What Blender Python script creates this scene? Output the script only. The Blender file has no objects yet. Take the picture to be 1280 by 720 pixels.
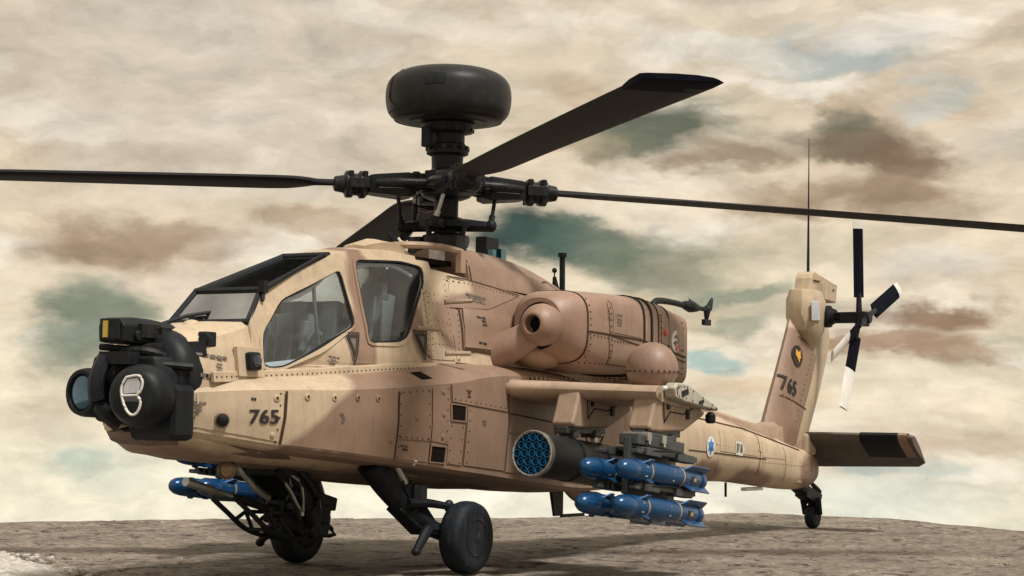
import bpy, bmesh, math, random
from mathutils import Vector, Matrix, noise
from mathutils.bvhtree import BVHTree
from mathutils.geometry import tessellate_polygon
R = math.radians
random.seed(7)
scene = bpy.context.scene
C = scene.collection

# ------------------------------------------------------------------ camera
cam_d = bpy.data.cameras.new('camera'); cam = bpy.data.objects.new('camera', cam_d); C.objects.link(cam)
scene.camera = cam
YAW, PITCH, ROLL = 3.6892898569632395, 0.07133018556916702, 0.017953448702069514
CAM = Vector((15.98332, 10.53391, 1.36629))
fw = Vector((math.cos(PITCH)*math.cos(YAW), math.cos(PITCH)*math.sin(YAW), math.sin(PITCH)))
rt = fw.cross(Vector((0, 0, 1))).normalized(); up = rt.cross(fw)
rt2 = rt*math.cos(ROLL)+up*math.sin(ROLL); up2 = -rt*math.sin(ROLL)+up*math.cos(ROLL)
cam.matrix_world = Matrix.Translation(CAM) @ Matrix((rt2, up2, -fw)).transposed().to_4x4()
cam_d.sensor_width = 36; cam_d.lens = 2406.57/1280*36
cam_d.clip_start = 0.1; cam_d.clip_end = 3000

# ------------------------------------------------------------------ world
SUN_EL, SUN_AZ = R(60), R(78)         # high, from the nose-left quarter
w = bpy.data.worlds.new('World'); scene.world = w; w.use_nodes = True
NT = w.node_tree; NT.nodes.clear()
def nd(nt, t, **k):
    n = nt.nodes.new(t)
    for a, b in k.items():
        if a.startswith('i_'):
            n.inputs[int(a[2:])].default_value = b
        else: setattr(n, a, b)
    return n
def ln(nt, a, b, ao=0, bi=0): nt.links.new(a.outputs[ao], b.inputs[bi])
def s2l(r, g, b, k=1.0):
    f = lambda c: ((c/255+0.055)/1.055)**2.4 if c/255 > 0.04045 else c/255/12.92
    return (f(r)*k, f(g)*k, f(b)*k, 1)
def build_sky():
    nt = NT
    tc = nd(nt, 'ShaderNodeTexCoord')
    sky = nd(nt, 'ShaderNodeTexSky'); sky.sky_type = 'NISHITA'; sky.sun_disc = False
    sky.sun_elevation = SUN_EL; sky.sun_rotation = R(90)-SUN_AZ
    dim = nd(nt, 'ShaderNodeVectorMath', operation='SCALE'); ln(nt, sky, dim); dim.inputs['Scale'].default_value = 0.1
    # direction -> degrees round the horizon (X) and above it (Z)
    def dot(v):
        n = nd(nt, 'ShaderNodeVectorMath', operation='DOT_PRODUCT'); ln(nt, tc, n); n.inputs[1].default_value = v; return n
    hf = Vector((math.cos(YAW), math.sin(YAW), 0)); hr = Vector((math.sin(YAW), -math.cos(YAW), 0))
    a = nd(nt, 'ShaderNodeMath', operation='ARCTAN2'); nt.links.new(dot(hr).outputs['Value'], a.inputs[0]); nt.links.new(dot(hf).outputs['Value'], a.inputs[1])
    e = nd(nt, 'ShaderNodeMath', operation='ARCSINE'); nt.links.new(dot((0, 0, 1)).outputs['Value'], e.inputs[0])
    cb = nd(nt, 'ShaderNodeCombineXYZ'); ln(nt, a, cb, 0, 0); ln(nt, e, cb, 0, 1)
    deg = nd(nt, 'ShaderNodeVectorMath', operation='SCALE'); ln(nt, cb, deg); deg.inputs['Scale'].default_value = 57.2958
    # warp by noise: clouds are streaky along the horizon
    def noise_n(scale, detail, mul, src=deg, rough=0.55, off=(0, 0, 0)):
        m = nd(nt, 'ShaderNodeMapping'); ln(nt, src, m); m.inputs['Scale'].default_value = mul; m.inputs['Location'].default_value = off
        n = nd(nt, 'ShaderNodeTexNoise'); ln(nt, m, n); n.inputs['Scale'].default_value = scale; n.inputs['Detail'].default_value = detail
        n.inputs['Roughness'].default_value = rough
        return n
    def warp(src, scale, amt, mul, off):
        n = noise_n(scale, 5, mul, src, .6, off)
        s = nd(nt, 'ShaderNodeVectorMath', operation='SUBTRACT'); ln(nt, n, s, 1, 0); s.inputs[1].default_value = (.5, .5, .5)
        m = nd(nt, 'ShaderNodeVectorMath', operation='MULTIPLY'); ln(nt, s, m); m.inputs[1].default_value = amt
        ad = nd(nt, 'ShaderNodeVectorMath', operation='ADD'); ln(nt, src, ad, 0, 0); ln(nt, m, ad, 0, 1)
        return ad
    wp = warp(warp(deg, .28, (6.5, 3.2, 0), (.6, 1.3, 1), (3, 1, 0)), 1.1, (1.1, .6, 0), (.6, 1.3, 1), (8, 2, 0))
    wq = warp(warp(deg, .2, (4.5, 2.0, 0), (.6, 1.3, 1), (3, 1, 0)), .9, (.8, .5, 0), (.6, 1.2, 1), (5, 6, 0))
    # cream base, slightly pinker high up
    base = nd(nt, 'ShaderNodeValToRGB')
    z = nd(nt, 'ShaderNodeSeparateXYZ'); ln(nt, deg, z)
    mr = nd(nt, 'ShaderNodeMapRange'); ln(nt, z, mr, 1, 0); mr.inputs[1].default_value = -4; mr.inputs[2].default_value = 16
    ln(nt, mr, base)
    el = base.color_ramp.elements
    el[0].position = 0; el[0].color = s2l(243, 236, 212)
    el[1].position = 1; el[1].color = s2l(222, 210, 190)
    for p, c in ((.25, s2l(236, 222, 194)), (.5, s2l(226, 209, 182)), (.8, s2l(216, 201, 178))):
        k = el.new(p); k.color = c
    cur = base.outputs[0]
    def mix(fac, col):
        nonlocal cur
        m = nd(nt, 'ShaderNodeMix', data_type='RGBA')
        nt.links.new(fac, m.inputs[0]); nt.links.new(cur, m.inputs[6])
        if isinstance(col, tuple): m.inputs[7].default_value = col
        else: nt.links.new(col, m.inputs[7])
        cur = m.outputs[2]
    def nz(scale, mul, lo, hi, st, off, detail=7, src=None):
        n = noise_n(scale, detail, mul, src or wq, .58, off)
        r = nd(nt, 'ShaderNodeMapRange', interpolation_type='SMOOTHSTEP'); ln(nt, n, r)
        r.inputs[1].default_value = lo; r.inputs[2].default_value = hi; r.inputs[4].default_value = st
        return r.outputs[0]
    # the clear sky shows faintly through the thin cloud
    mix(nz(.10, (.6, 1.4, 1), .52, .78, .55, (9, 4, 0)), dim.outputs[0])
    # streaks of every tone all round the sky
    mix(nz(.22, (.5, 1.5, 1), .50, .72, .55, (1, 0, 0)), s2l(178, 150, 120))
    mix(nz(.30, (.5, 1.5, 1), .56, .76, .55, (21, 7, 0)), s2l(140, 140, 118))
    mix(nz(.34, (.45, 1.5, 1), .50, .66, .75, (5, 33, 0)), s2l(243, 233, 214))
    def blob(u, v, ru, rv, col, st, soft=1.0):
        x0 = (u-640)/42.; z0 = (532-v)/42.+(u-640)/42.*-.018
        s = nd(nt, 'ShaderNodeVectorMath', operation='SUBTRACT'); ln(nt, wp, s); s.inputs[1].default_value = (x0, z0, 0)
        m = nd(nt, 'ShaderNodeVectorMath', operation='MULTIPLY'); ln(nt, s, m); m.inputs[1].default_value = (42./ru, 42./rv, 0)
        l = nd(nt, 'ShaderNodeVectorMath', operation='LENGTH'); ln(nt, m, l)
        r = nd(nt, 'ShaderNodeMapRange', interpolation_type='SMOOTHSTEP'); nt.links.new(l.outputs['Value'], r.inputs[0])
        r.inputs[1].default_value = 1.25; r.inputs[2].default_value = 0.40; r.inputs[3].default_value = 0; r.inputs[4].default_value = st
        mix(r.outputs[0], s2l(*col))
    for b in SKY_PATCHES: blob(*b)
    # fine cloud texture
    n = noise_n(.8, 9, (.5, 1.1, 1), wq, .62, (2, 2, 0))
    r = nd(nt, 'ShaderNodeMapRange'); ln(nt, n, r); r.inputs[1].default_value = .25; r.inputs[2].default_value = .75
    r.inputs[3].default_value = .74; r.inputs[4].default_value = 1.30
    fm = nd(nt, 'ShaderNodeVectorMath', operation='SCALE'); nt.links.new(cur, fm.inputs[0]); nt.links.new(r.outputs[0], fm.inputs['Scale'])
    bg = nd(nt, 'ShaderNodeBackground'); ln(nt, fm, bg); bg.inputs[1].default_value = 1.0
    out = nd(nt, 'ShaderNodeOutputWorld'); ln(nt, bg, out)
SKY_PATCHES = [  # where, how wide and high, tone, strength
    (230, 60, 300, 110, (202, 192, 176), .7), (330, 190, 260, 80, (210, 198, 180), .6), (560, 30, 200, 25, (232, 222, 204), .6),
    (160, 325, 140, 42, (150, 122, 100), .8), (390, 300, 90, 26, (160, 132, 106), .6), (250, 375, 150, 28, (232, 214, 192), .75), (300, 250, 130, 22, (228, 214, 194), .6),
    (110, 430, 75, 62, (98, 118, 102), .8), (105, 545, 70, 30, (206, 196, 172), .6), (110, 590, 60, 24, (150, 178, 166), .6), (190, 610, 120, 20, (178, 198, 184), .55),
    (660, 285, 110, 38, (62, 84, 78), .98), (760, 290, 90, 48, (84, 104, 92), .85), (830, 320, 110, 50, (112, 120, 100), .7), (770, 385, 110, 30, (205, 180, 140), .7), (880, 380, 120, 25, (170, 158, 130), .5),
    (830, 150, 90, 36, (84, 94, 80), .9), (760, 170, 70, 20, (150, 138, 112), .6), (905, 190, 60, 26, (134, 114, 92), .75), (740, 110, 90, 30, (190, 168, 138), .6),
    (1040, 160, 110, 42, (112, 98, 78), .9), (1110, 185, 80, 36, (128, 104, 84), .85), (1005, 130, 50, 22, (96, 100, 84), .6), (960, 245, 80, 22, (150, 126, 98), .8), (1100, 235, 100, 34, (140, 114, 90), .8), (1180, 260, 70, 24, (176, 156, 132), .6),
    (1040, 55, 130, 28, (166, 178, 176), .8), (1150, 105, 70, 24, (184, 192, 188), .6), (900, 55, 120, 22, (238, 230, 216), .7), (1120, 30, 100, 22, (226, 218, 210), .7), (970, 90, 90, 14, (240, 230, 214), .7),
    (830, 240, 150, 22, (232, 216, 192), .7), (1000, 200, 60, 14, (226, 206, 180), .6),
    (1000, 300, 120, 26, (196, 186, 160), .6), (940, 350, 80, 20, (112, 130, 112), .7), (1020, 380, 90, 20, (186, 180, 158), .5), (930, 395, 60, 14, (120, 138, 124), .5),
    (1150, 385, 110, 24, (142, 112, 88), .9), (1090, 420, 130, 18, (160, 126, 98), .8), (1180, 430, 90, 16, (170, 138, 110), .7), (1150, 330, 110, 20, (224, 216, 200), .7), (1160, 475, 110, 22, (236, 222, 198), .7),
    (885, 440, 60, 13, (146, 182, 182), .7), (930, 470, 90, 20, (214, 186, 150), .6), (1100, 520, 200, 20, (206, 184, 160), .5), (1080, 600, 180, 40, (226, 228, 212), .8),
    (1070, 560, 60, 12, (168, 190, 188), .6), (1160, 560, 60, 14, (176, 190, 184), .5), (360, 610, 330, 40, (246, 238, 212), .8), (760, 625, 320, 34, (244, 238, 218), .85)]
build_sky()
sd = bpy.data.lights.new('sun', 'SUN'); sun = bpy.data.objects.new('sun', sd); C.objects.link(sun)
sd.energy = 4.2; sd.angle = R(11); sd.color = (1, .96, .90)
sdir = Vector((math.cos(SUN_EL)*math.cos(SUN_AZ), math.cos(SUN_EL)*math.sin(SUN_AZ), math.sin(SUN_EL)))
sun.rotation_euler = sdir.to_track_quat('Z', 'Y').to_euler(); sun.location = (0, 0, 30)
scene.view_settings.view_transform = 'Standard'; scene.view_settings.look = 'None'
scene.view_settings.exposure = 0.0; scene.view_settings.gamma = 1
scene.render.engine = 'CYCLES'

# ------------------------------------------------------------------ materials
def mat_base(name):
    m = bpy.data.materials.new(name); m.use_nodes = True
    nt = m.node_tree; b = nt.nodes['Principled BSDF']
    return m, nt, b
def add_wear(nt, b, colsock, amt=.22, scale=3.0, dirt=(.06, .045, .03, 1), dirt_amt=.35, bump=.12, streak=True):
    tc = nd(nt, 'ShaderNodeTexCoord')
    n = nd(nt, 'ShaderNodeTexNoise'); nt.links.new(tc.outputs['Object'], n.inputs[0]); n.inputs['Scale'].default_value = scale; n.inputs['Detail'].default_value = 8; n.inputs['Roughness'].default_value = .65
    r = nd(nt, 'ShaderNodeMapRange'); ln(nt, n, r); r.inputs[1].default_value = .3; r.inputs[2].default_value = .7; r.inputs[3].default_value = 1-amt; r.inputs[4].default_value = 1+amt*.6
    v = nd(nt, 'ShaderNodeVectorMath', operation='SCALE'); nt.links.new(colsock, v.inputs[0]); nt.links.new(r.outputs[0], v.inputs['Scale'])
    # grime: vertical streaks and speckle
    mp = nd(nt, 'ShaderNodeMapping'); nt.links.new(tc.outputs['Object'], mp.inputs[0]); mp.inputs['Scale'].default_value = (9, 9, 1.3) if streak else (6, 6, 6)
    n2 = nd(nt, 'ShaderNodeTexNoise'); ln(nt, mp, n2); n2.inputs['Scale'].default_value = 1.6; n2.inputs['Detail'].default_value = 7; n2.inputs['Roughness'].default_value = .7
    r2 = nd(nt, 'ShaderNodeMapRange'); ln(nt, n2, r2); r2.inputs[1].default_value = .5; r2.inputs[2].default_value = .78; r2.inputs[3].default_value = 0; r2.inputs[4].default_value = dirt_amt
    mx = nd(nt, 'ShaderNodeMix', data_type='RGBA'); ln(nt, r2, mx, 0, 0); ln(nt, v, mx, 0, 6); mx.inputs[7].default_value = dirt
    n3 = nd(nt, 'ShaderNodeTexNoise'); nt.links.new(tc.outputs['Object'], n3.inputs[0]); n3.inputs['Scale'].default_value = 60; n3.inputs['Detail'].default_value = 3
    r3 = nd(nt, 'ShaderNodeMapRange'); ln(nt, n3, r3); r3.inputs[1].default_value = .62; r3.inputs[2].default_value = .72; r3.inputs[4].default_value = dirt_amt*1.1
    mx2 = nd(nt, 'ShaderNodeMix', data_type='RGBA'); ln(nt, r3, mx2, 0, 0); nt.links.new(mx.outputs[2], mx2.inputs[6]); mx2.inputs[7].default_value = dirt
    nt.links.new(mx2.outputs[2], b.inputs['Base Color'])
    bp = nd(nt, 'ShaderNodeBump'); ln(nt, n3, bp, 0, 2); bp.inputs['Strength'].default_value = bump; bp.inputs['Distance'].default_value = .01
    ln(nt, bp, b, 0, b.inputs.find('Normal'))
    r4 = nd(nt, 'ShaderNodeMapRange'); ln(nt, n2, r4); r4.inputs[3].default_value = b.inputs['Roughness'].default_value-.12; r4.inputs[4].default_value = b.inputs['Roughness'].default_value+.15
    ln(nt, r4, b, 0, b.inputs.find('Roughness'))
def paint(name, col, rough=.5, metal=0, **k):
    m, nt, b = mat_base(name)
    b.inputs['Roughness'].default_value = rough; b.inputs['Metallic'].default_value = metal
    if sum(col) < .12: b.inputs['Specular IOR Level'].default_value = .16 if rough < .7 else .04
    c = nd(nt, 'ShaderNodeRGB'); c.outputs[0].default_value = (*col, 1)
    add_wear(nt, b, c.outputs[0], **k)
    return m
SAND = (.48, .375, .26); BROWN = (.24, .155, .108)
def camo(name, base, patches, rough=.55, warp=.16, soft=.03):
    """two-tone desert camouflage: patches are (x, z, rx, rz, tilt, to_brown) seen from the side"""
    m, nt, b = mat_base(name)
    b.inputs['Roughness'].default_value = rough
    tc = nd(nt, 'ShaderNodeTexCoord')
    n = nd(nt, 'ShaderNodeTexNoise'); nt.links.new(tc.outputs['Object'], n.inputs[0]); n.inputs['Scale'].default_value = 2.2; n.inputs['Detail'].default_value = 2
    s = nd(nt, 'ShaderNodeVectorMath', operation='SUBTRACT'); ln(nt, n, s, 1, 0); s.inputs[1].default_value = (.5, .5, .5)
    sc = nd(nt, 'ShaderNodeVectorMath', operation='SCALE'); ln(nt, s, sc); sc.inputs['Scale'].default_value = warp*2
    ad = nd(nt, 'ShaderNodeVectorMath', operation='ADD'); nt.links.new(tc.outputs['Object'], ad.inputs[0]); ln(nt, sc, ad, 0, 1)
    c0 = nd(nt, 'ShaderNodeRGB'); c0.outputs[0].default_value = (*(SAND if base == 's' else BROWN), 1)
    cur = c0.outputs[0]
    for (x, z, rx, rz, tilt, brown) in patches:
        mp = nd(nt, 'ShaderNodeMapping', vector_type='TEXTURE'); ln(nt, ad, mp)
        mp.inputs['Location'].default_value = (x, 0, z); mp.inputs['Rotation'].default_value = (0, -R(tilt), 0); mp.inputs['Scale'].default_value = (rx, 1e4, rz)
        l = nd(nt, 'ShaderNodeVectorMath', operation='LENGTH'); ln(nt, mp, l)
        r = nd(nt, 'ShaderNodeMapRange'); nt.links.new(l.outputs['Value'], r.inputs[0]); r.inputs[1].default_value = 1+soft/min(rx, rz); r.inputs[2].default_value = 1-soft/min(rx, rz); r.inputs[3].default_value = 0; r.inputs[4].default_value = 1
        mx = nd(nt, 'ShaderNodeMix', data_type='RGBA'); ln(nt, r, mx, 0, 0); nt.links.new(cur, mx.inputs[6])
        mx.inputs[7].default_value = (*(BROWN if brown else SAND), 1); cur = mx.outputs[2]
    add_wear(nt, b, cur, amt=.20, scale=2.2, dirt=(.07, .045, .03, 1), dirt_amt=.32)
    return m
M = {}
M['sand'] = paint('sand_paint', SAND, .55)
M['brown'] = paint('brown_paint', BROWN, .55)
M['pink'] = paint('faded_brown_paint', (.34, .24, .165), .55)
M['body'] = camo('body_camouflage', 's', [
    (2.9, 2.86, .95, .16, -18, 1), (1.95, 2.6, .16, .5, 10, 1), (2.15, 2.0, .18, .35, 0, 1), (1.2, 2.25, .13, .45, -15, 1), (.3, 2.35, .62, .30, -8, 1), (-.6, 2.55, .9, .6, 0, 1),
    (-2.2, 2.3, 1.4, 1.2, 0, 1), (-.9, 1.95, .9, .18, 0, 0), (4.6, 1.08, 1.6, .12, 5, 1), (-3.2, 1.2, .9, .5, 0, 1), (-1.2, 1.2, .5, .5, 0, 1), (1.5, .75, 4, .14, 5, 1)], warp=.12)
M['side'] = camo('sponson_camouflage', 's', [(-.08, -3.63, 6, 6, 0, 1), (4.9, 1.1, 1.2, .16, 8, 1)], warp=.05)
M['boom'] = camo('boom_camouflage', 's', [(-6.4, 1.75, 2.6, .33, 9, 1), (-6.95, .70, .62, .17, 4, 1), (-9.2, .72, .75, .26, 12, 1), (-5.3, .7, .6, .3, 0, 1)], warp=.12)
M['fin'] = camo('fin_camouflage', 's', [(-8.3, 1.95, 1.2, .86, 0, 1)], warp=.08)
M['nacelle'] = paint('nacelle_paint', (.285, .18, .13), .5, scale=1.6, amt=.3, dirt=(.08, .05, .035, 1), dirt_amt=.4)
M['black'] = paint('black_paint', (.010, .012, .015), .46, dirt=(.06, .055, .05, 1), dirt_amt=.22, amt=.3, scale=6, bump=.2)
M['black2'] = paint('worn_black_metal', (.014, .015, .017), .38, .2, dirt=(.12, .115, .10, 1), dirt_amt=.30, amt=.4, scale=14, bump=.3)
M['blade'] = paint('rotor_blade_skin', (.013, .012, .016), .68, dirt=(.05, .045, .045, 1), dirt_amt=.2, amt=.25, scale=8)
M['tip'] = paint('blade_tip_black', (.004, .005, .011), .75, dirt_amt=.1)
M['radome'] = paint('radome_grey', (.018, .018, .019), .42, dirt=(.07, .065, .06, 1), dirt_amt=.25, amt=.25, scale=3, streak=False)
M['pod'] = paint('pod_green_black', (.016, .016, .016), .5, dirt=(.07, .06, .05, 1), dirt_amt=.3)
M['tipgrey'] = paint('pale_tip_paint', (.40, .38, .31), .5, dirt=(.1, .08, .06, 1), dirt_amt=.5)
M['rail'] = paint('launcher_grey', (.05, .056, .058), .45, .2, dirt=(.02, .02, .02, 1), dirt_amt=.4, amt=.3, scale=9)
M['steel'] = paint('bare_steel', (.42, .42, .40), .32, .85, dirt_amt=.4, scale=9)
M['blue'] = paint('glossy_blue', (.008, .064, .175), .25, .3, dirt=(.02, .04, .10, 1), dirt_amt=.4, amt=.25, scale=5, bump=.05)
M['rocket'] = paint('rocket_blue', (.015, .125, .27), .25, dirt=(.02, .04, .10, 1), dirt_amt=.3, amt=.2)
M['brass'] = paint('dull_brass', (.22, .16, .09), .4, .5)
M['gold'] = paint('yellow_band', (.40, .29, .15), .45)
M['rubber'] = paint('tyre_rubber', (.010, .013, .018), .6, dirt=(.09, .09, .09, 1), dirt_amt=.35, bump=.3)
M['dark'] = paint('dark_recess', (.012, .009, .008), .8, dirt_amt=0)
M['seam'] = paint('seam_line', (.055, .035, .024), .7, dirt_amt=.1)
M['ink'] = paint('stencil_ink', (.03, .028, .028), .6, dirt=(.25, .18, .12, 1), dirt_amt=.25)
M['stencil'] = paint('worn_stencil', (.10, .08, .07), .6, dirt=(.4, .3, .2, 1), dirt_amt=.6, scale=30)
M['white'] = paint('white_marking', (.68, .66, .62), .5, dirt=(.2, .17, .13, 1), dirt_amt=.3)
M['red'] = paint('red_marking', (.55, .06, .035), .4)
M['yellow'] = paint('yellow_marking', (.72, .36, .04), .5)
M['markblue'] = paint('blue_marking', (.02, .18, .50), .4)
M['palegrey'] = paint('pale_grey_patch', (.50, .52, .56), .45)
M['seatc'] = paint('seat_fabric', (.16, .17, .165), .8)
M['cockpit'] = paint('cockpit_grey', (.06, .07, .075), .7)
def glass(name, tint, refl):
    m, nt, b = mat_base(name); nt.nodes.remove(b)
    tr = nd(nt, 'ShaderNodeBsdfTransparent'); tr.inputs[0].default_value = (*tint, 1)
    gl = nd(nt, 'ShaderNodeBsdfGlossy'); gl.inputs[0].default_value = (.93, .96, 1, 1); gl.inputs['Roughness'].default_value = .06
    lw = nd(nt, 'ShaderNodeLayerWeight'); lw.inputs[0].default_value = .18
    tc = nd(nt, 'ShaderNodeTexCoord'); n = nd(nt, 'ShaderNodeTexNoise'); nt.links.new(tc.outputs['Object'], n.inputs[0]); n.inputs['Scale'].default_value = 2.6; n.inputs['Detail'].default_value = 5
    mr = nd(nt, 'ShaderNodeMapRange'); ln(nt, n, mr); mr.inputs[1].default_value = .35; mr.inputs[2].default_value = .7; mr.inputs[3].default_value = refl*.75; mr.inputs[4].default_value = refl*1.3
    ad = nd(nt, 'ShaderNodeMath', operation='ADD'); nt.links.new(lw.outputs['Fresnel'], ad.inputs[0]); ln(nt, mr, ad, 0, 1)
    bp = nd(nt, 'ShaderNodeBump'); ln(nt, n, bp, 0, 2); bp.inputs['Strength'].default_value = .25; bp.inputs['Distance'].default_value = .05
    nt.links.new(bp.outputs[0], gl.inputs['Normal'])
    mx = nd(nt, 'ShaderNodeMixShader'); ln(nt, ad, mx, 0, 0); ln(nt, tr, mx, 0, 1); ln(nt, gl, mx, 0, 2)
    nt.links.new(mx.outputs[0], nt.nodes['Material Output'].inputs[0])
    return m
M['glass'] = glass('canopy_glass', (.84, .91, .94), .07)
M['glass_clear'] = glass('windscreen_glass', (.92, .94, .93), .42)
def lens(name, col):
    m, nt, b = mat_base(name); b.inputs['Base Color'].default_value = (*col, 1); b.inputs['Roughness'].default_value = .08
    b.inputs['Coat Weight'].default_value = 1; b.inputs['Metallic'].default_value = .5
    return m
M['lens'] = lens('blue_coated_lens', (.01, .08, .16)); M['lens_y'] = lens('amber_lens', (.45, .33, .04)); M['lens_d'] = lens('dark_lens', (.02, .03, .05))
M['irid'] = lens('teal_coated_glass', (.005, .09, .13))

# ------------------------------------------------------------------ mesh helpers
class MB:
    def __init__(s): s.v = []; s.f = []; s.m = []; s.mi = 0
    def add(s, vs, fs):
        o = len(s.v); s.v += [tuple(v) for v in vs]; s.f += [tuple(i+o for i in f) for f in fs]; s.m += [s.mi]*len(fs); return s
    def box(s, c, size, rot=None):
        hx, hy, hz = (k/2 for k in size); vs = []
        for z in (-hz, hz):
            for x, y in ((-hx, -hy), (hx, -hy), (hx, hy), (-hx, hy)):
                p = Vector((x, y, z))
                if rot is not None: p = rot @ p
                vs.append(p+Vector(c))
        return s.add(vs, [(3, 2, 1, 0), (4, 5, 6, 7), (0, 1, 5, 4), (1, 2, 6, 5), (2, 3, 7, 6), (3, 0, 4, 7)])
    def hexa(s, p): return s.add(p, [(3, 2, 1, 0), (4, 5, 6, 7), (0, 1, 5, 4), (1, 2, 6, 5), (2, 3, 7, 6), (3, 0, 4, 7)])
    def rings(s, rings, caps=True, closed=True):
        n = len(rings[0]); vs = [p for r in rings for p in r]; fs = []
        for i in range(len(rings)-1):
            for j in range(n if closed else n-1):
                a = i*n+j; b = i*n+(j+1) % n
                fs.append((a, b, b+n, a+n))
        if caps: fs.append(tuple(range(n-1, -1, -1))); fs.append(tuple((len(rings)-1)*n+j for j in range(n)))
        return s.add(vs, fs)
    def lathe(s, p0, axis, prof, n=24, caps=True):
        """prof: (distance along the axis, radius)"""
        a = Vector(axis).normalized(); q = a.to_track_quat('Z', 'Y'); X = q @ Vector((1, 0, 0)); Y = q @ Vector((0, 1, 0))
        rs = [[Vector(p0)+a*t+(X*math.cos(2*math.pi*j/n)+Y*math.sin(2*math.pi*j/n))*max(r, 1e-4) for j in range(n)] for t, r in prof]
        return s.rings(rs, caps)
    def cyl(s, p0, p1, r0, r1=None, n=16):
        p0 = Vector(p0); p1 = Vector(p1); return s.lathe(p0, p1-p0, [(0, r0), ((p1-p0).length, r0 if r1 is None else r1)], n)
    def tube(s, path, r, n=10, sub=4):
        P = [Vector(p) for p in path]; rr = r if isinstance(r, (list, tuple)) else [r]*len(P); Q = []; RR = []
        for i in range(len(P)-1):
            a = P[max(i-1, 0)]; b = P[i]; c = P[i+1]; d = P[min(i+2, len(P)-1)]
            k = sub if len(P) > 2 else 1
            for t in range(k):
                u = t/k; Q.append(.5*((2*b)+(c-a)*u+(2*a-5*b+4*c-d)*u*u+(3*b-a-3*c+d)*u**3)); RR.append(rr[i]*(1-u)+rr[i+1]*u)
        Q.append(P[-1]); RR.append(rr[-1]); rings = []
        for i, p in enumerate(Q):
            t = (Q[min(i+1, len(Q)-1)]-Q[max(i-1, 0)]).normalized(); h = Vector((0, 0, 1)) if abs(t.z) < .9 else Vector((1, 0, 0))
            X = t.cross(h).normalized(); Y = X.cross(t)
            rings.append([p+(X*math.cos(2*math.pi*j/n)+Y*math.sin(2*math.pi*j/n))*RR[i] for j in range(n)])
        return s.rings(rings)
    def ell(s, c, r, n=20, m=12, rot=None, z0=-1, z1=1):
        rings = []
        for i in range(m+1):
            ph = math.asin(z0)+(math.asin(z1)-math.asin(z0))*i/m
            ring = []
            for j in range(n):
                p = Vector((r[0]*max(math.cos(ph), 1e-3)*math.cos(2*math.pi*j/n), r[1]*max(math.cos(ph), 1e-3)*math.sin(2*math.pi*j/n), r[2]*math.sin(ph)))
                if rot is not None: p = rot @ p
                ring.append(p+Vector(c))
            rings.append(ring)
        return s.rings(rings)
    def prism(s, poly, d):
        """poly: 3D loop, extruded by vector d"""
        n = len(poly); d = Vector(d); vs = [Vector(p) for p in poly]+[Vector(p)+d for p in poly]
        return s.add(vs, [tuple(range(n-1, -1, -1)), tuple(range(n, 2*n))]+[(i, (i+1) % n, n+(i+1) % n, n+i) for i in range(n)])
    def build(s, name, mat, parent=None, smooth=35, bevel=0, label=None, kind=None, loc=None, bseg=2):
        me = bpy.data.meshes.new(name); me.from_pydata(s.v, [], s.f)
        for m in (mat if isinstance(mat, (list, tuple)) else [mat]): me.materials.append(M[m] if isinstance(m, str) else m)
        if any(s.m): me.polygons.foreach_set('material_index', s.m)
        bm = bmesh.new(); bm.from_mesh(me); bmesh.ops.recalc_face_normals(bm, faces=bm.faces); bm.to_mesh(me); bm.free()
        o = bpy.data.objects.new(name, me); C.objects.link(o)
        if smooth:
            me.polygons.foreach_set('use_smooth', [True]*len(me.polygons)); me.set_sharp_from_angle(angle=R(smooth))
        if bevel:
            b = o.modifiers.new('bevel', 'BEVEL'); b.width = bevel; b.segments = bseg; b.limit_method = 'ANGLE'; b.angle_limit = R(28); b.harden_normals = bool(smooth)
        if parent: o.parent = parent
        if label: o['label'] = label
        if kind: o['kind'] = kind
        if loc: o.location = loc
        return o
def thing(name, label, cat, loc=(0, 0, 0), group=None):
    o = bpy.data.objects.new(name, None); C.objects.link(o); o.location = loc; o['label'] = label; o['category'] = cat
    if group: o['group'] = group
    return o
def cm(pts, k):
    """smooth the stations of a loft: pts = list of flat tuples"""
    out = []
    for i in range(len(pts)-1):
        a, b, c, d = pts[max(i-1, 0)], pts[i], pts[i+1], pts[min(i+2, len(pts)-1)]
        for t in range(k):
            u = t/k
            out.append(tuple(.5*(2*b[q]+(c[q]-a[q])*u+(2*a[q]-5*b[q]+4*c[q]-d[q])*u*u+(3*b[q]-a[q]-3*c[q]+d[q])*u**3) for q in range(len(b))))
    out.append(tuple(pts[-1])); return out
def half_loft(stations, sub=1):
    """stations: (x, [(y,z)...] bottom centre to top centre) -> symmetric rings"""
    flat = [tuple([x]+[k for p in pr for k in p]) for x, pr in stations]
    if sub > 1: flat = cm(flat, sub)
    rings = []
    for f in flat:
        x = f[0]; pr = [(f[i], f[i+1]) for i in range(1, len(f), 2)]
        ring = [Vector((x, y, z)) for y, z in pr]+[Vector((x, -y, z)) for y, z in reversed(pr[1:-1])]
        rings.append(ring)
    return rings
def bvh_of(*obs):
    vs = []; fs = []
    for o in obs:
        k = len(vs); vs += [v.co.copy() for v in o.data.vertices]; fs += [tuple(i+k for i in p.vertices) for p in o.data.polygons]
    return BVHTree.FromPolygons(vs, fs)
def hit(bvh, x, z, side=1):
    p, n, i, d = bvh.ray_cast(Vector((x, 6*side, z)), Vector((0, -side, 0)))
    if p is None:
        p, n, i, d = bvh.find_nearest(Vector((x, .5*side, z)))
    if n.y*side < 0: n = -n
    return p, n
def hit_top(bvh, x, y):
    p, n, i, d = bvh.ray_cast(Vector((x, y, 8)), Vector((0, 0, -1)))
    if p is None: return Vector((x, y, 1)), Vector((0, 0, 1))
    return p, n
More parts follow.
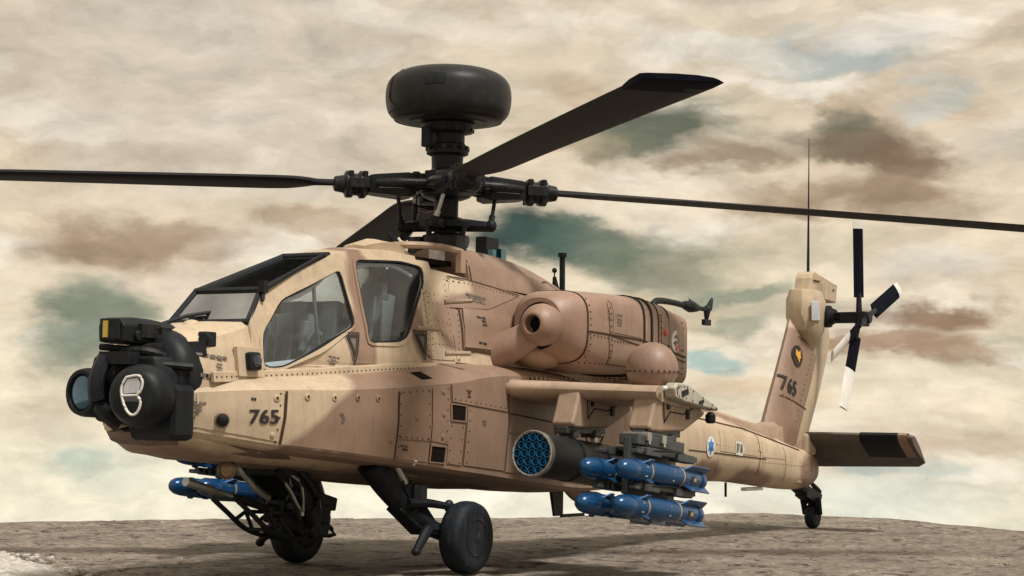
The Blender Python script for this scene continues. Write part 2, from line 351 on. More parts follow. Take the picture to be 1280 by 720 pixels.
def panel(bvh, quad, parent, mat, name='panel', side=1, t=.009, n=5, inset=.006, label=None):
    """a slightly proud plate lying on the skin; quad = 4 (x,z) corners"""
    q = [Vector((a, b)) for a, b in quad]; ce = sum(q, Vector((0, 0)))/4
    q = [p+(ce-p).normalized()*inset*1.4 for p in q]
    mb = MB(); top = []; 
    for i in range(n+1):
        for j in range(n+1):
            u = i/n; v = j/n
            p2 = (q[0]*(1-u)+q[1]*u)*(1-v)+(q[3]*(1-u)+q[2]*u)*v
            p, nr = hit(bvh, p2.x, p2.y, side); top.append((p, nr))
    vs = [p+nr*t for p, nr in top]; N = n+1
    fs = [(i*N+j, (i+1)*N+j, (i+1)*N+j+1, i*N+j+1) for i in range(n) for j in range(n)]
    rim = [i*N for i in range(N)]+[n*N+j for j in range(1, N)]+[i*N+n for i in range(n-1, -1, -1)]+[j for j in range(n-1, 0, -1)]
    k = len(vs); vs += [top[i][0]-top[i][1]*.004 for i in rim]
    fs += [(rim[a], rim[(a+1) % len(rim)], k+(a+1) % len(rim), k+a) for a in range(len(rim))]
    mb.add(vs, fs); return mb.build(name, mat, parent, smooth=30, label=label)
def decal(bvh, polys, parent, mat, name='marking', side=1, t=.014, label=None):
    """flat print: list of (x,z) polygons projected onto the skin"""
    bm = bmesh.new()
    for poly in polys:
        try: bm.faces.new([bm.verts.new((a, 0, b)) for a, b in poly])
        except ValueError: pass
    bmesh.ops.triangulate(bm, faces=bm.faces[:])
    for _ in range(3):
        lg = [e for e in bm.edges if e.calc_length() > .07]
        if not lg: break
        bmesh.ops.subdivide_edges(bm, edges=lg, cuts=1); bmesh.ops.triangulate(bm, faces=[f for f in bm.faces if len(f.verts) > 3])
    bm.verts.index_update(); mb = MB(); vs = []
    for v in bm.verts:
        p, nr = hit(bvh, v.co.x, v.co.z, side); vs.append(p+nr*t)
    mb.add(vs, [tuple(v.index for v in f.verts) for f in bm.faces]); bm.free()
    return mb.build(name, mat, parent, smooth=0, label=label, kind='stuff' if name == 'stencil' else None)
def strip(bvh, pts, parent, mat='seam', w=.010, t=.0045, side=1, name='seam', mb=None, step=.06):
    """a thin seam ribbon following the skin"""
    own = mb is None
    if own: mb = MB()
    Q = []
    for i in range(len(pts)-1):
        a = Vector(pts[i]); b = Vector(pts[i+1]); k = max(1, int((b-a).length/step))
        for j in range(k+(1 if i == len(pts)-2 else 0)): Q.append(a+(b-a)*j/k)
    vs = []
    for i, q in enumerate(Q):
        d = (Q[min(i+1, len(Q)-1)]-Q[max(i-1, 0)]).normalized(); nn = Vector((-d.y, d.x))*w/2
        for s_ in (1, -1):
            p, nr = hit(bvh, q.x+nn.x*s_, q.y+nn.y*s_, side); vs.append(p+nr*t)
    mb.add(vs, [(2*i, 2*i+1, 2*i+3, 2*i+2) for i in range(len(Q)-1)])
    if own: return mb.build(name, mat, parent, smooth=0, kind='stuff')
def rivets(bvh, rows, parent, mat='seam', r=.011, side=1, gap=.07, t=.010, mb=None):
    own = mb is None
    if own: mb = MB()
    for a, b in rows:
        a = Vector(a); b = Vector(b); k = max(1, int((b-a).length/gap))
        for j in range(k+1):
            q = a+(b-a)*j/k; p, nr = hit(bvh, q.x, q.y, side)
            mb.lathe(p-nr*.002, nr, [(0, r), (t*.7, r*.85), (t, r*.3)], 6)
    if own: return mb.build('rivet', mat, parent, smooth=60, kind='stuff')
def text_polys(txt, size, bold=.012):
    cu = bpy.data.curves.new('t', 'FONT'); cu.body = txt; cu.size = size; cu.resolution_u = 3
    o = bpy.data.objects.new('t', cu); C.objects.link(o); bpy.context.view_layer.update()
    me = bpy.data.meshes.new_from_object(o); polys = [[(me.vertices[i].co.x, me.vertices[i].co.y) for i in p.vertices] for p in me.polygons]
    bpy.data.objects.remove(o); return polys
def text_decal(bvh, txt, x, z, size, parent, mat, side=1, tilt=0, sx=1, label=None, bold=.012):
    c, s = math.cos(tilt), math.sin(tilt); out = []
    res = None
    for k, (dx, dy) in enumerate(((0, 0), (.028*size, .012*size), (-.028*size, .012*size), (.028*size, -.012*size), (-.028*size, -.012*size))):
        out = []
        for poly in text_polys(txt, size, bold):
            out.append([(x-side*((a+dx)*sx*c-(b+dy)*s), z+((a+dx)*sx*s+(b+dy)*c)) for a, b in poly])
        o = decal(bvh, out, None, mat, 'marking', side, t=.013+.0012*k)
        if res is None: res = o
        else:
            bm = bmesh.new(); bm.from_mesh(res.data); bm.from_mesh(o.data); bm.to_mesh(res.data); bm.free(); bpy.data.objects.remove(o)
    res.parent = parent; return res
def stencil_block(x, z, w, rows, side=1, h=.018, gap=.012, tilt=-.09):
    out = []
    for k in range(rows):
        ww = w*random.uniform(.55, 1); x0 = x-side*(w-ww)*random.random()*.5; zz = z-k*(h+gap)
        n = max(2, int(ww/.05)); c = 0
        for j in range(n):
            a = ww*j/n; b = ww*(j+.8)/n
            out.append([(x0-side*a, zz+a*tilt), (x0-side*b, zz+b*tilt), (x0-side*b, zz-h+b*tilt), (x0-side*a, zz-h+a*tilt)])
    return out

# ------------------------------------------------------------------ ground: weathered flat rock that falls away behind
def ss(a, b, x):
    t = max(0, min(1, (x-a)/(b-a))); return t*t*(3-2*t)
CREST = [(150, 24), (196.5, 28.5), (198.1, 29.6), (200.5, 31.4), (204, 32.0), (207.5, 30.2), (212.2, 28.4), (219.3, 27.0), (224.4, 26.2), (226, 25.7), (270, 24)]
def crest(az):
    if az <= 150 or az >= 270: return 24.
    for (a, r), (b, q) in zip(CREST, CREST[1:]):
        if a <= az <= b: return r+(q-r)*ss(a, b, az)
def ground_z(x, y, fine=True):
    dx, dy = x-CAM.x, y-CAM.y; d = math.hypot(dx, dy); az = math.degrees(math.atan2(dy, dx)) % 360
    z = 0
    over = d-crest(az)
    if over > 0: z -= .10*over*ss(0, 3, over)+.05*over*ss(0, 1, over)
    if fine:
        p = Vector((x, y, 0))
        n1 = noise.noise(p*.35); n2 = noise.noise(p*1.3+Vector((7, 0, 0))); n3 = noise.noise(p*4.1); n4 = noise.noise(p*11)
        z += (.012*n1+.012*n2+.010*n3+.004*n4)*ss(9, 13, d)
        cr = abs(noise.noise(Vector((x*1.6+3, y*1.6, 4))+Vector((n3*.4, n2*.4, 0))))
        z -= .045*ss(.08, .0, cr)*ss(.0, .25, n2+.12)
        z -= .004
    return z
def build_ground():
    vs = []; fs = []
    f2 = Vector((math.cos(YAW), math.sin(YAW), 0)); r2 = Vector((math.sin(YAW), -math.cos(YAW), 0))
    ds = [-60, -30, -12, 0, 5, 8, 10, 11]
    d = 11.5
    while d < 36: ds.append(d); d += .055 if d < 22 else .10
    ds += [38, 42, 50, 70, 110, 200, 400]
    ts = [-400, -200, -90, -50, -30, -20, -16, -13]+[-11+.075*i for i in range(294)]+[13, 16, 20, 30, 50, 90, 200, 400]
    for a in ds:
        for t in ts:
            tt = t*(1 if abs(t) > 11.5 else 1)
            x = CAM.x+f2.x*a+r2.x*tt; y = CAM.y+f2.y*a+r2.y*tt
            vs.append((x, y, ground_z(x, y, 11 <= a <= 37 and abs(t) < 12)))
    n = len(ts)
    fs = [(i*n+j, i*n+j+1, (i+1)*n+j+1, (i+1)*n+j) for i in range(len(ds)-1) for j in range(n-1)]
    m, nt, b = mat_base('weathered_rock')
    tc = nd(nt, 'ShaderNodeTexCoord')
    def N(s, d, rough=.6, mul=(1, 1, 1)):
        mp = nd(nt, 'ShaderNodeMapping'); nt.links.new(tc.outputs['Object'], mp.inputs[0]); mp.inputs['Scale'].default_value = mul
        n = nd(nt, 'ShaderNodeTexNoise'); ln(nt, mp, n); n.inputs['Scale'].default_value = s; n.inputs['Detail'].default_value = d; n.inputs['Roughness'].default_value = rough; return n
    a = N(.9, 10, .7); cr = nd(nt, 'ShaderNodeValToRGB'); ln(nt, a, cr)
    e = cr.color_ramp.elements; e[0].position = .30; e[0].color = (.10, .078, .060, 1); e[1].position = .66; e[1].color = (.235, .195, .155, 1)
    k = e.new(.5); k.color = (.165, .134, .105, 1)
    g = N(9, 8, .75); gr = nd(nt, 'ShaderNodeMapRange'); ln(nt, g, gr); gr.inputs[1].default_value = .33; gr.inputs[2].default_value = .66; gr.inputs[3].default_value = .38; gr.inputs[4].default_value = 1.5
    v = nd(nt, 'ShaderNodeVectorMath', operation='SCALE'); ln(nt, cr, v); nt.links.new(gr.outputs[0], v.inputs['Scale'])
    # dark flecks and cracks
    def dark(node, lo, hi, st, prev, col=(.022, .016, .014, 1)):
        r = nd(nt, 'ShaderNodeMapRange'); ln(nt, node, r); r.inputs[1].default_value = lo; r.inputs[2].default_value = hi; r.inputs[3].default_value = 0; r.inputs[4].default_value = st
        mx = nd(nt, 'ShaderNodeMix', data_type='RGBA'); ln(nt, r, mx, 0, 0); nt.links.new(prev, mx.inputs[6]); mx.inputs[7].default_value = col; return mx.outputs[2]
    c = dark(N(1.1, 10, .72), .555, .61, .85, v.outputs[0], (.045, .035, .028, 1))
    c = dark(N(5, 6, .7), .565, .60, .95, c); c = dark(N(2.6, 9, .75), .575, .60, .9, c); c = dark(N(16, 5, .7), .60, .68, .6, c)
    c = dark(N(5.5, 6, .7), .58, .66, .6, c, (.36, .31, .25, 1))
    nt.links.new(c, b.inputs['Base Color']); b.inputs['Roughness'].default_value = .85
    bp = nd(nt, 'ShaderNodeBump'); ln(nt, g, bp, 0, 2); bp.inputs['Strength'].default_value = .6; bp.inputs['Distance'].default_value = .03
    ln(nt, bp, b, 0, b.inputs.find('Normal'))
    mb = MB(); mb.v = vs; mb.f = fs; mb.m = [0]*len(fs)
    me = bpy.data.meshes.new('ground'); me.from_pydata(vs, [], fs); me.materials.append(m)
    me.polygons.foreach_set('use_smooth', [True]*len(fs))
    o = bpy.data.objects.new('ground', me); C.objects.link(o); o['kind'] = 'structure'
build_ground()
def build_rim():
    # pale crumbled plaster along the near left edge of the rock
    A = Vector((2.831, -2.783, 0.000)); B = Vector((4.398, -0.406, 0.000)); d = (B-A); L = d.length; d.normalize(); nrm = Vector((d.y, -d.x, 0))
    if nrm.dot(CAM-A) < 0: nrm = -nrm
    mb = MB()
    n, m_ = 150, 26
    vs = []
    for i in range(n+1):
        for j in range(m_+1):
            p = A+d*(-1.2+(L+3)*i/n); w0 = .14*noise.noise(p*1.9)+.05*noise.noise(p*7)
            q = p+nrm*(w0+1.5*j/m_)
            h = .012+.035*ss(0, 3, j)*(1+noise.noise(q*5))+.05*abs(noise.noise(q*9))+.02*abs(noise.noise(q*21))
            if j == 0: h = -.03
            vs.append((q.x, q.y, h))
    mb.add(vs, [(i*(m_+1)+j, (i+1)*(m_+1)+j, (i+1)*(m_+1)+j+1, i*(m_+1)+j+1) for i in range(n) for j in range(m_)])
    M['plaster'] = paint('pale_plaster', (.48, .45, .40), .85, amt=.45, scale=9, dirt=(.14, .11, .09, 1), dirt_amt=.85, bump=.5)
    mb.build('rock_edge', 'plaster', smooth=50, kind='structure')
    rng = random.Random(4); mb = MB()
    for i in range(240):
        p = A+d*rng.uniform(-1, L+1.6)+nrm*rng.uniform(-.35, .6)*(1 if rng.random() < .6 else .5); s = rng.uniform(.012, .04)
        mb.ell((p.x, p.y, .02+s*.3), (s*rng.uniform(.7, 1.5), s, s*.6), 6, 3, Matrix.Rotation(rng.uniform(0, 3), 3, 'Z'))
    mb.build('plaster_crumbs', 'plaster', smooth=0, kind='stuff')
build_rim()

# ------------------------------------------------------------------ the helicopter
H = thing('attack_helicopter', 'desert camouflaged attack helicopter with dark four-bladed rotor parked on rock', 'helicopter')
def yc(x, z):
    """half width of the cockpit sides"""
    t = [(1.7, .63), (1.85, .60), (2.2, .51), (2.46, .41), (2.85, .27), (3.0, .20), (3.2, .16)]
    if z <= t[0][0]: y = t[0][1]
    elif z >= t[-1][0]: y = t[-1][1]
    else:
        for (a, p), (b, q) in zip(t, t[1:]):
            if a <= z <= b: y = p+(q-p)*(z-a)/(b-a); break
    return y*(1-.16*ss(2.7, 3.6, x))
# --- core fuselage
ST = [
 (4.40, [(0, 1.25), (.18, 1.25), (.28, 1.32), (.34, 1.55), (.38, 1.78), (.32, 1.92), (.18, 2.0), (0, 2.02)]),
 (4.2, [(0, 1.11), (.3, 1.11), (.46, 1.2), (.50, 1.6), (.48, 1.83), (.41, 2.0), (.25, 2.09), (0, 2.11)]),
 (3.9, [(0, 1.07), (.35, 1.07), (.52, 1.15), (.545, 1.65), (.52, 1.86), (.44, 2.06), (.3, 2.14), (0, 2.16)]),
 (3.60, [(0, 1.03), (.4, 1.03), (.55, 1.1), (.56, 1.7), (.535, 1.84), (.44, 2.14), (.38, 2.18), (0, 2.19)])]
TUB = lambda x, zb, zs: (x, [(0, zb), (.4, zb), (.58, zb+.08), (yc(x, 1.7), zs-.16), (yc(x, zs), zs), (yc(x, zs)-.07, zs), (yc(x, zs)-.12, zs-.3), (0, zs-.32)])
fus1 = half_loft(ST, 3)
fus2 = half_loft([TUB(3.585, 1.03, 1.76), TUB(3.0, .99, 1.79), TUB(2.2, .93, 1.84), TUB(1.6, .89, 1.88), TUB(1.1, .86, 1.90), TUB(.68, .84, 1.92)])
fus3 = half_loft([
 (.685, [(0, .835), (.4, .835), (.61, .915), (.65, 1.7), (.60, 1.92), (.505, 2.25), (.285, 2.84), (0, 2.955)]),
 (.5, [(0, .82), (.4, .82), (.62, .91), (.68, 1.7), (.65, 1.92), (.575, 2.28), (.36, 2.82), (0, 2.92)]),
 (.3, [(0, .81), (.4, .81), (.62, .9), (.70, 1.7), (.69, 1.9), (.64, 2.35), (.45, 2.78), (0, 2.88)]),
 (-.5, [(0, .77), (.4, .77), (.62, .86), (.70, 1.6), (.70, 1.9), (.66, 2.35), (.5, 2.70), (0, 2.8)]),
 (-1.6, [(0, .75), (.4, .75), (.62, .84), (.68, 1.5), (.68, 1.85), (.62, 2.25), (.45, 2.6), (0, 2.7)]),
 (-2.6, [(0, .73), (.38, .73), (.58, .82), (.62, 1.4), (.62, 1.7), (.56, 2.05), (.4, 2.35), (0, 2.45)]),
 (-3.7, [(0, .71), (.3, .71), (.48, .80), (.54, 1.2), (.52, 1.5), (.46, 1.75), (.3, 1.95), (0, 2.02)]),
 (-4.9, [(0, .70), (.22, .72), (.36, .86), (.42, 1.15), (.40, 1.4), (.33, 1.56), (.2, 1.67), (0, 1.70)])], 3)
mb = MB(); mb.rings(fus1); mb.rings(fus2); mb.rings(fus3)
fuselage = mb.build('fuselage', 'body', H, smooth=28, bevel=0)
B_f = bvh_of(fuselage)
# --- lower side sponsons
def sponson_pr(x, yo, zc, zb, yi, zi, r=.0):
    return (x, yi, zi, yo-.035, zc+.012, yo, zc-.02, yo+.01, (zc+zb)/2, yo-.02, zb+.02, yo-.07, zb-.015, .15, zb-.05)
SP = [sponson_pr(4.38, .12, 1.55, 1.34, .05, 1.56), sponson_pr(4.36, .34, 1.585, 1.28, .1, 1.63), sponson_pr(4.30, .47, 1.60, 1.26, .2, 1.68), sponson_pr(4.12, .58, 1.615, 1.23, .3, 1.72), sponson_pr(3.9, .70, 1.63, 1.195, .42, 1.74), sponson_pr(3.5, .84, 1.645, 1.14, .48, 1.76),
      sponson_pr(3.0, .94, 1.655, 1.095, .52, 1.79), sponson_pr(2.1, .95, 1.70, 1.02, .55, 1.86), sponson_pr(1.5, .95, 1.745, .965, .58, 1.91), sponson_pr(1.15, .95, 1.77, .93, .6, 1.93), sponson_pr(.7, .95, 1.83, .89, .62, 1.94), sponson_pr(.2, .95, 1.86, .84, .64, 1.96),
      sponson_pr(-.6, .93, 1.86, .77, .64, 1.95), sponson_pr(-1.4, .84, 1.80, .72, .62, 1.90), sponson_pr(-2.2, .72, 1.66, .72, .5, 1.8), sponson_pr(-2.9, .56, 1.5, .74, .4, 1.6)]
def sponson(s):
    fl = cm(SP, 3); rings = []
    for f in fl:
        rings.append([Vector((f[0], s*f[i], f[i+1])) for i in range(1, len(f), 2)]+[Vector((f[0], s*.05, f[-1])), Vector((f[0], s*.05, f[2]))])
    return MB().rings(rings).build('sponson', 'side', H, smooth=26)
spL = sponson(1); spR = sponson(-1)
B_s = bvh_of(spL); B_sr = bvh_of(spR); B_all = bvh_of(fuselage, spL)
Q = lambda *p: list(p)
# side plates, left
plates = [
 Q((3.550, 1.612), (2.153, 1.647), (2.167, 1.057), (3.584, 1.178)),
 Q((2.141, 1.648), (1.628, 1.689), (1.623, 1.211), (2.162, 1.230)),
 Q((2.161, 1.223), (1.635, 1.203), (1.641, 1.026), (2.167, 1.057)),
 Q((1.615, 1.689), (1.328, 1.718), (1.335, 1.182), (1.623, 1.211)),
 Q((1.342, 1.377), (1.073, 1.366), (1.087, 0.985), (1.341, 1.009)),
 Q((1.302, 1.726), (0.616, 1.798), (0.318, 1.494), (1.296, 1.574)),
 Q((1.039, 1.535), (0.317, 1.479), (0.342, 0.933), (1.060, 0.992)),
 Q((0.288, 1.472), (-0.538, 1.405), (-0.543, 1.270), (0.296, 1.297)),
 Q((0.310, 1.282), (-0.575, 1.239), (-0.588, 0.836), (0.327, 0.926)),
 Q((-0.601, 1.405), (-1.531, 1.316), (-1.497, 0.773), (-0.672, 0.834)),
 Q((4.279, 1.574), (3.570, 1.605), (3.605, 1.197), (4.289, 1.310))]
for k, q in enumerate(plates):
    panel(B_s, q, spL, 'side', n=6)
    q2 = [(a, b) for a, b in q]; panel(B_sr, q2, spR, 'side', side=-1, n=4)
# open vents with frames
def vent(quad, parent, side=1, bv=None, depth=.05):
    bv = bv or B_s
    P = [hit(bv, a, b, side) for a, b in quad]; nr = P[0][1]; ce = sum((p for p, _ in P), Vector())/4
    mb = MB(); inner = [p+(ce-p)*.10+nr*.005 for p, _ in P]
    mb.add(inner, [(0, 1, 2, 3)]); d = mb.build('vent_opening', 'dark', parent, smooth=0)
    mb = MB()
    for i in range(4):
        a, b = P[i][0], P[(i+1) % 4][0]; a2 = a+(ce-a)*.13; b2 = b+(ce-b)*.13
        mb.hexa([a, b, b2, a2, a+nr*.014, b+nr*.014, b2+nr*.014, a2+nr*.014])
    mb.build('vent_frame', 'brown', parent, smooth=0)
for q in (Q((1.322, 1.559), (1.052, 1.542), (1.061, 1.388), (1.316, 1.399)), Q((1.622, 1.182), (1.360, 1.168), (1.368, 1.009), (1.628, 1.026))):
    vent(q, spL); vent(q, spR, -1, B_sr)
# rivets and seams of the sponson side
rv = MB()
rows = [((3.612, 1.591), (3.637, 1.204)), ((2.116, 1.627), (2.119, 1.071)), ((2.079, 1.635), (1.678, 1.666)), ((2.101, 1.251), (1.675, 1.232)),
        ((1.665, 1.652), (1.662, 1.239)), ((1.367, 1.688), (1.375, 1.211)), ((1.301, 1.356), (1.302, 1.023)), ((1.113, 1.343), (1.128, 1.015)), ((1.243, 1.597), (0.377, 1.531)), ((0.996, 1.499), (1.006, 1.021))]
rivets(B_s, rows, None, mb=rv, gap=.085, t=.018, r=.010)
rv.build('rivet', 'seam', spL, smooth=60, kind='stuff')
for u in (364, 392, 419, 446, 471):
    x, z = [(3.651, 1.553), (3.355, 1.572), (3.060, 1.572), (2.755, 1.578), (2.463, 1.578)][(364, 392, 419, 446, 471).index(u)]
    p, nr = hit(B_s, x, z); mb = MB(); mb.lathe(p, nr, [(0, .030), (.016, .030), (.020, .022)], 14); f = mb.build('fastener', 'side', spL)
    mb = MB(); mb.lathe(p+nr*.018, nr, [(0, .014), (.005, .012)], 10); mb.build('screw', 'seam', f) if f is None else mb.build('screw', 'seam', spL)
for q in ((3.670, 1.257), (2.246, 1.223), (1.444, 1.657), (1.437, 1.456), (1.443, 1.254), (1.872, 1.421)):
    p, nr = hit(B_s, *q); MB().lathe(p, nr, [(0, .024), (.018, .022), (.022, .014)], 12).build('fastener', 'side', spL)
sm = MB(); strip(B_s, [(3.560, 1.612), (3.594, 1.178)], None, w=.02, t=.013, mb=sm); strip(B_s, [(2.141, 1.648), (2.167, 1.050)], None, w=.016, t=.013, mb=sm); strip(B_s, [(1.628, 1.689), (1.628, 1.011)], None, w=.012, t=.013, mb=sm); strip(B_s, [(1.315, 1.733), (1.309, 1.566), (0.317, 1.487)], None, w=.012, t=.013, mb=sm); strip(B_s, [(0.328, 1.806), (0.317, 1.487), (0.341, 0.926)], None, w=.012, t=.013, mb=sm); strip(B_s, [(1.052, 1.535), (1.073, 0.992)], None, w=.012, t=.013, mb=sm); strip(B_s, [(0.288, 1.480), (-1.531, 1.316)], None, w=.012, t=.013, mb=sm)
sm.build('seam', 'seam', spL, smooth=0, kind='stuff')
# number and stencils on the side
text_decal(B_s, '765', *(3.894, 1.349), .155, spL, 'ink', tilt=.01, sx=1.15, bold=.012)
text_decal(B_sr, '765', 3.45, 1.32, .150, spR, 'ink', side=-1, tilt=.0, sx=1.55)
decal(B_s, stencil_block(*(4.385, 1.522), .26, 1)+stencil_block(*(4.346, 1.497), .14, 3), spL, 'stencil', 'stencil')
decal(B_s, stencil_block(*(3.881, 1.554), .08, 1, h=.022), spL, 'ink', 'stencil')
decal(B_s, stencil_block(*(2.999, 1.447), .10, 1)+stencil_block(*(2.976, 1.420), .06, 2), spL, 'stencil', 'stencil')
decal(B_s, stencil_block(*(1.071, 1.688), .11, 1, h=.012)+stencil_block(*(1.043, 1.667), .06, 2), spL, 'ink', 'stencil')
decal(B_s, stencil_block(*(0.786, 1.413), .08, 3, h=.012, gap=.006), spL, 'stencil', 'stencil')
decal(B_s, stencil_block(*(2.123, 1.182), .20, 1, h=.012)+stencil_block(*(2.061, 1.154), .10, 1, h=.02), spL, 'ink', 'stencil')
decal(B_s, stencil_block(*(1.870, 1.048), .07, 2, h=.012), spL, 'white', 'stencil')
# round black sensor on the nose side
p, nr = hit(B_s, *(4.090, 1.371)); mb = MB(); mb.lathe(p, nr, [(-.01, .068), (.01, .066), (.022, .058)], 24); mb.build('sensor_ring', 'brown', spL)
mb = MB(); mb.lathe(p, nr, [(.0, .052), (.045, .050), (.07, .034), (.078, .01)], 24); mb.build('warning_sensor', 'black', spL)
# access hatch hollow on top of the sponson
for s, sp, bv in ((1, spL, B_s), (-1, spR, B_sr)):
    mb = MB(); c = [((1.667, 1.823)[0]), ((1.498, 1.793)[0])]
    pts = [hit_top(bv, c[0], s*.74)[0], hit_top(bv, c[1], s*.74)[0], hit_top(bv, c[1], s*.88)[0], hit_top(bv, c[0], s*.88)[0]]
    mb.add([q+Vector((0, 0, .005)) for q in pts], [(0, 1, 2, 3)]); mb.build('step_hole', 'dark', sp, smooth=0)
# --- sill rail with fasteners between cockpit and sponson
for s in (1, -1):
    path = [Vector((x, s*(yc(x, 1.78)+.012), z)) for x, z in ((4.15, 1.72), (3.6, 1.745), (3.0, 1.785), (2.2, 1.84), (1.6, 1.88), (1.1, 1.90))]
    mb = MB()
    for a, b in zip(path, path[1:]):
        mb.hexa([a+Vector((0, 0, -.05)), b+Vector((0, 0, -.05)), b+Vector((0, s*.04, -.055)), a+Vector((0, s*.04, -.055)), a+Vector((0, 0, .035)), b+Vector((0, 0, .035)), b+Vector((0, s*.03, .028)), a+Vector((0, s*.03, .028))])
    mb.build('sill_rail', 'sand', fuselage, smooth=30, bevel=.006)
    mb = MB()
    for a, b in zip(path, path[1:]):
        k = int((b-a).length/.06)
        for j in range(k): mb.lathe(a+(b-a)*(j+.5)/k+Vector((0, s*.035, -.012)), (0, s, .2), [(0, .008), (.006, .006)], 6)
    mb.build('rivet', 'seam', fuselage, smooth=0, kind='stuff')
# --- nose deck bits: sensor box, small camera, handles
def inset_box(u, half, side=1): pass
pb, nb = hit(B_f, *(3.698, 1.841))
ax = Matrix((Vector((1, 0, 0)), nb, Vector((1, 0, 0)).cross(nb))).transposed()
mb = MB().box(pb+nb*.01, (.32, .05, .25), ax); mb.build('sensor_plate', 'sand', fuselage, smooth=30, bevel=.008)
mb = MB().box(pb+nb*.06, (.145, .07, .15), ax); w_ = mb.build('warning_sensor', 'black', fuselage, smooth=30, bevel=.02)
mb = MB().lathe(pb+nb*.09, nb, [(0, .055), (.02, .05), (.028, .03)], 18); mb.build('sensor_eye', 'lens_d', fuselage)
p = Vector((4.080, 0.420, 2.013)); mb = MB(); mb.box(p, (.12, .10, .12)); mb.lathe(p, (.9, .4, .1), [(0, .05), (.10, .045), (.10, .03)], 14); mb.build('small_camera', 'black', fuselage, smooth=30, bevel=.012)
p = Vector((3.899, 0.100, 2.156)); MB().ell(p-Vector((0, 0, .03)), (.10, .07, .06), 16, 8).build('deck_blister', 'sand', fuselage)
# lower lip under the sponson: belly keel, underside shade put into its colour
mb = MB()
mb.rings(half_loft([(3.4, [(0, 1.01), (.18, 1.02), (.3, 1.04), (.3, 1.1), (0, 1.12)]), (2.2, [(0, .86), (.22, .87), (.36, .92), (.38, 1.0), (0, 1.02)]), (1.0, [(0, .77), (.3, .78), (.42, .84), (.45, .92), (0, .95)]), (-.4, [(0, .72), (.3, .73), (.42, .79), (.45, .88), (0, .9)]), (-1.0, [(0, .78), (.2, .78), (.3, .8), (.3, .86), (0, .88)])], 3))
M['stab'] = paint('underside_shade_brown', (.13, .09, .065), .6, amt=.3, dirt=(.02, .015, .012, 1), dirt_amt=.6)  # brown for belly and chin, darkened to paint in the shade underneath
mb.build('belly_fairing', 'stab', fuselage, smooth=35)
mb = MB(); p = Vector((-1.831, 0.250, 0.747)); q = Vector((-1.893, 0.250, 0.415))
mb.hexa([q+Vector((-.10, -.012, 0)), q+Vector((.09, -.012, 0)), q+Vector((.09, .012, 0)), q+Vector((-.10, .012, 0)), p+Vector((-.14, -.025, .1)), p+Vector((.14, -.025, .1)), p+Vector((.14, .025, .1)), p+Vector((-.14, .025, .1))])
mb.box(q+Vector((-.32, 0, 0)), (.5, .03, .035)); mb.build('blade_antenna', 'black', fuselage, smooth=30, bevel=.006)
mb = MB(); mb.tube([(-2.020, 0.250, 0.726), (-2.285, 0.250, 0.636), (-2.736, 0.250, 0.556), (-3.013, 0.250, 0.585)], [.03, .075, .10, .02], 12); mb.build('belly_blister', 'brown', fuselage)

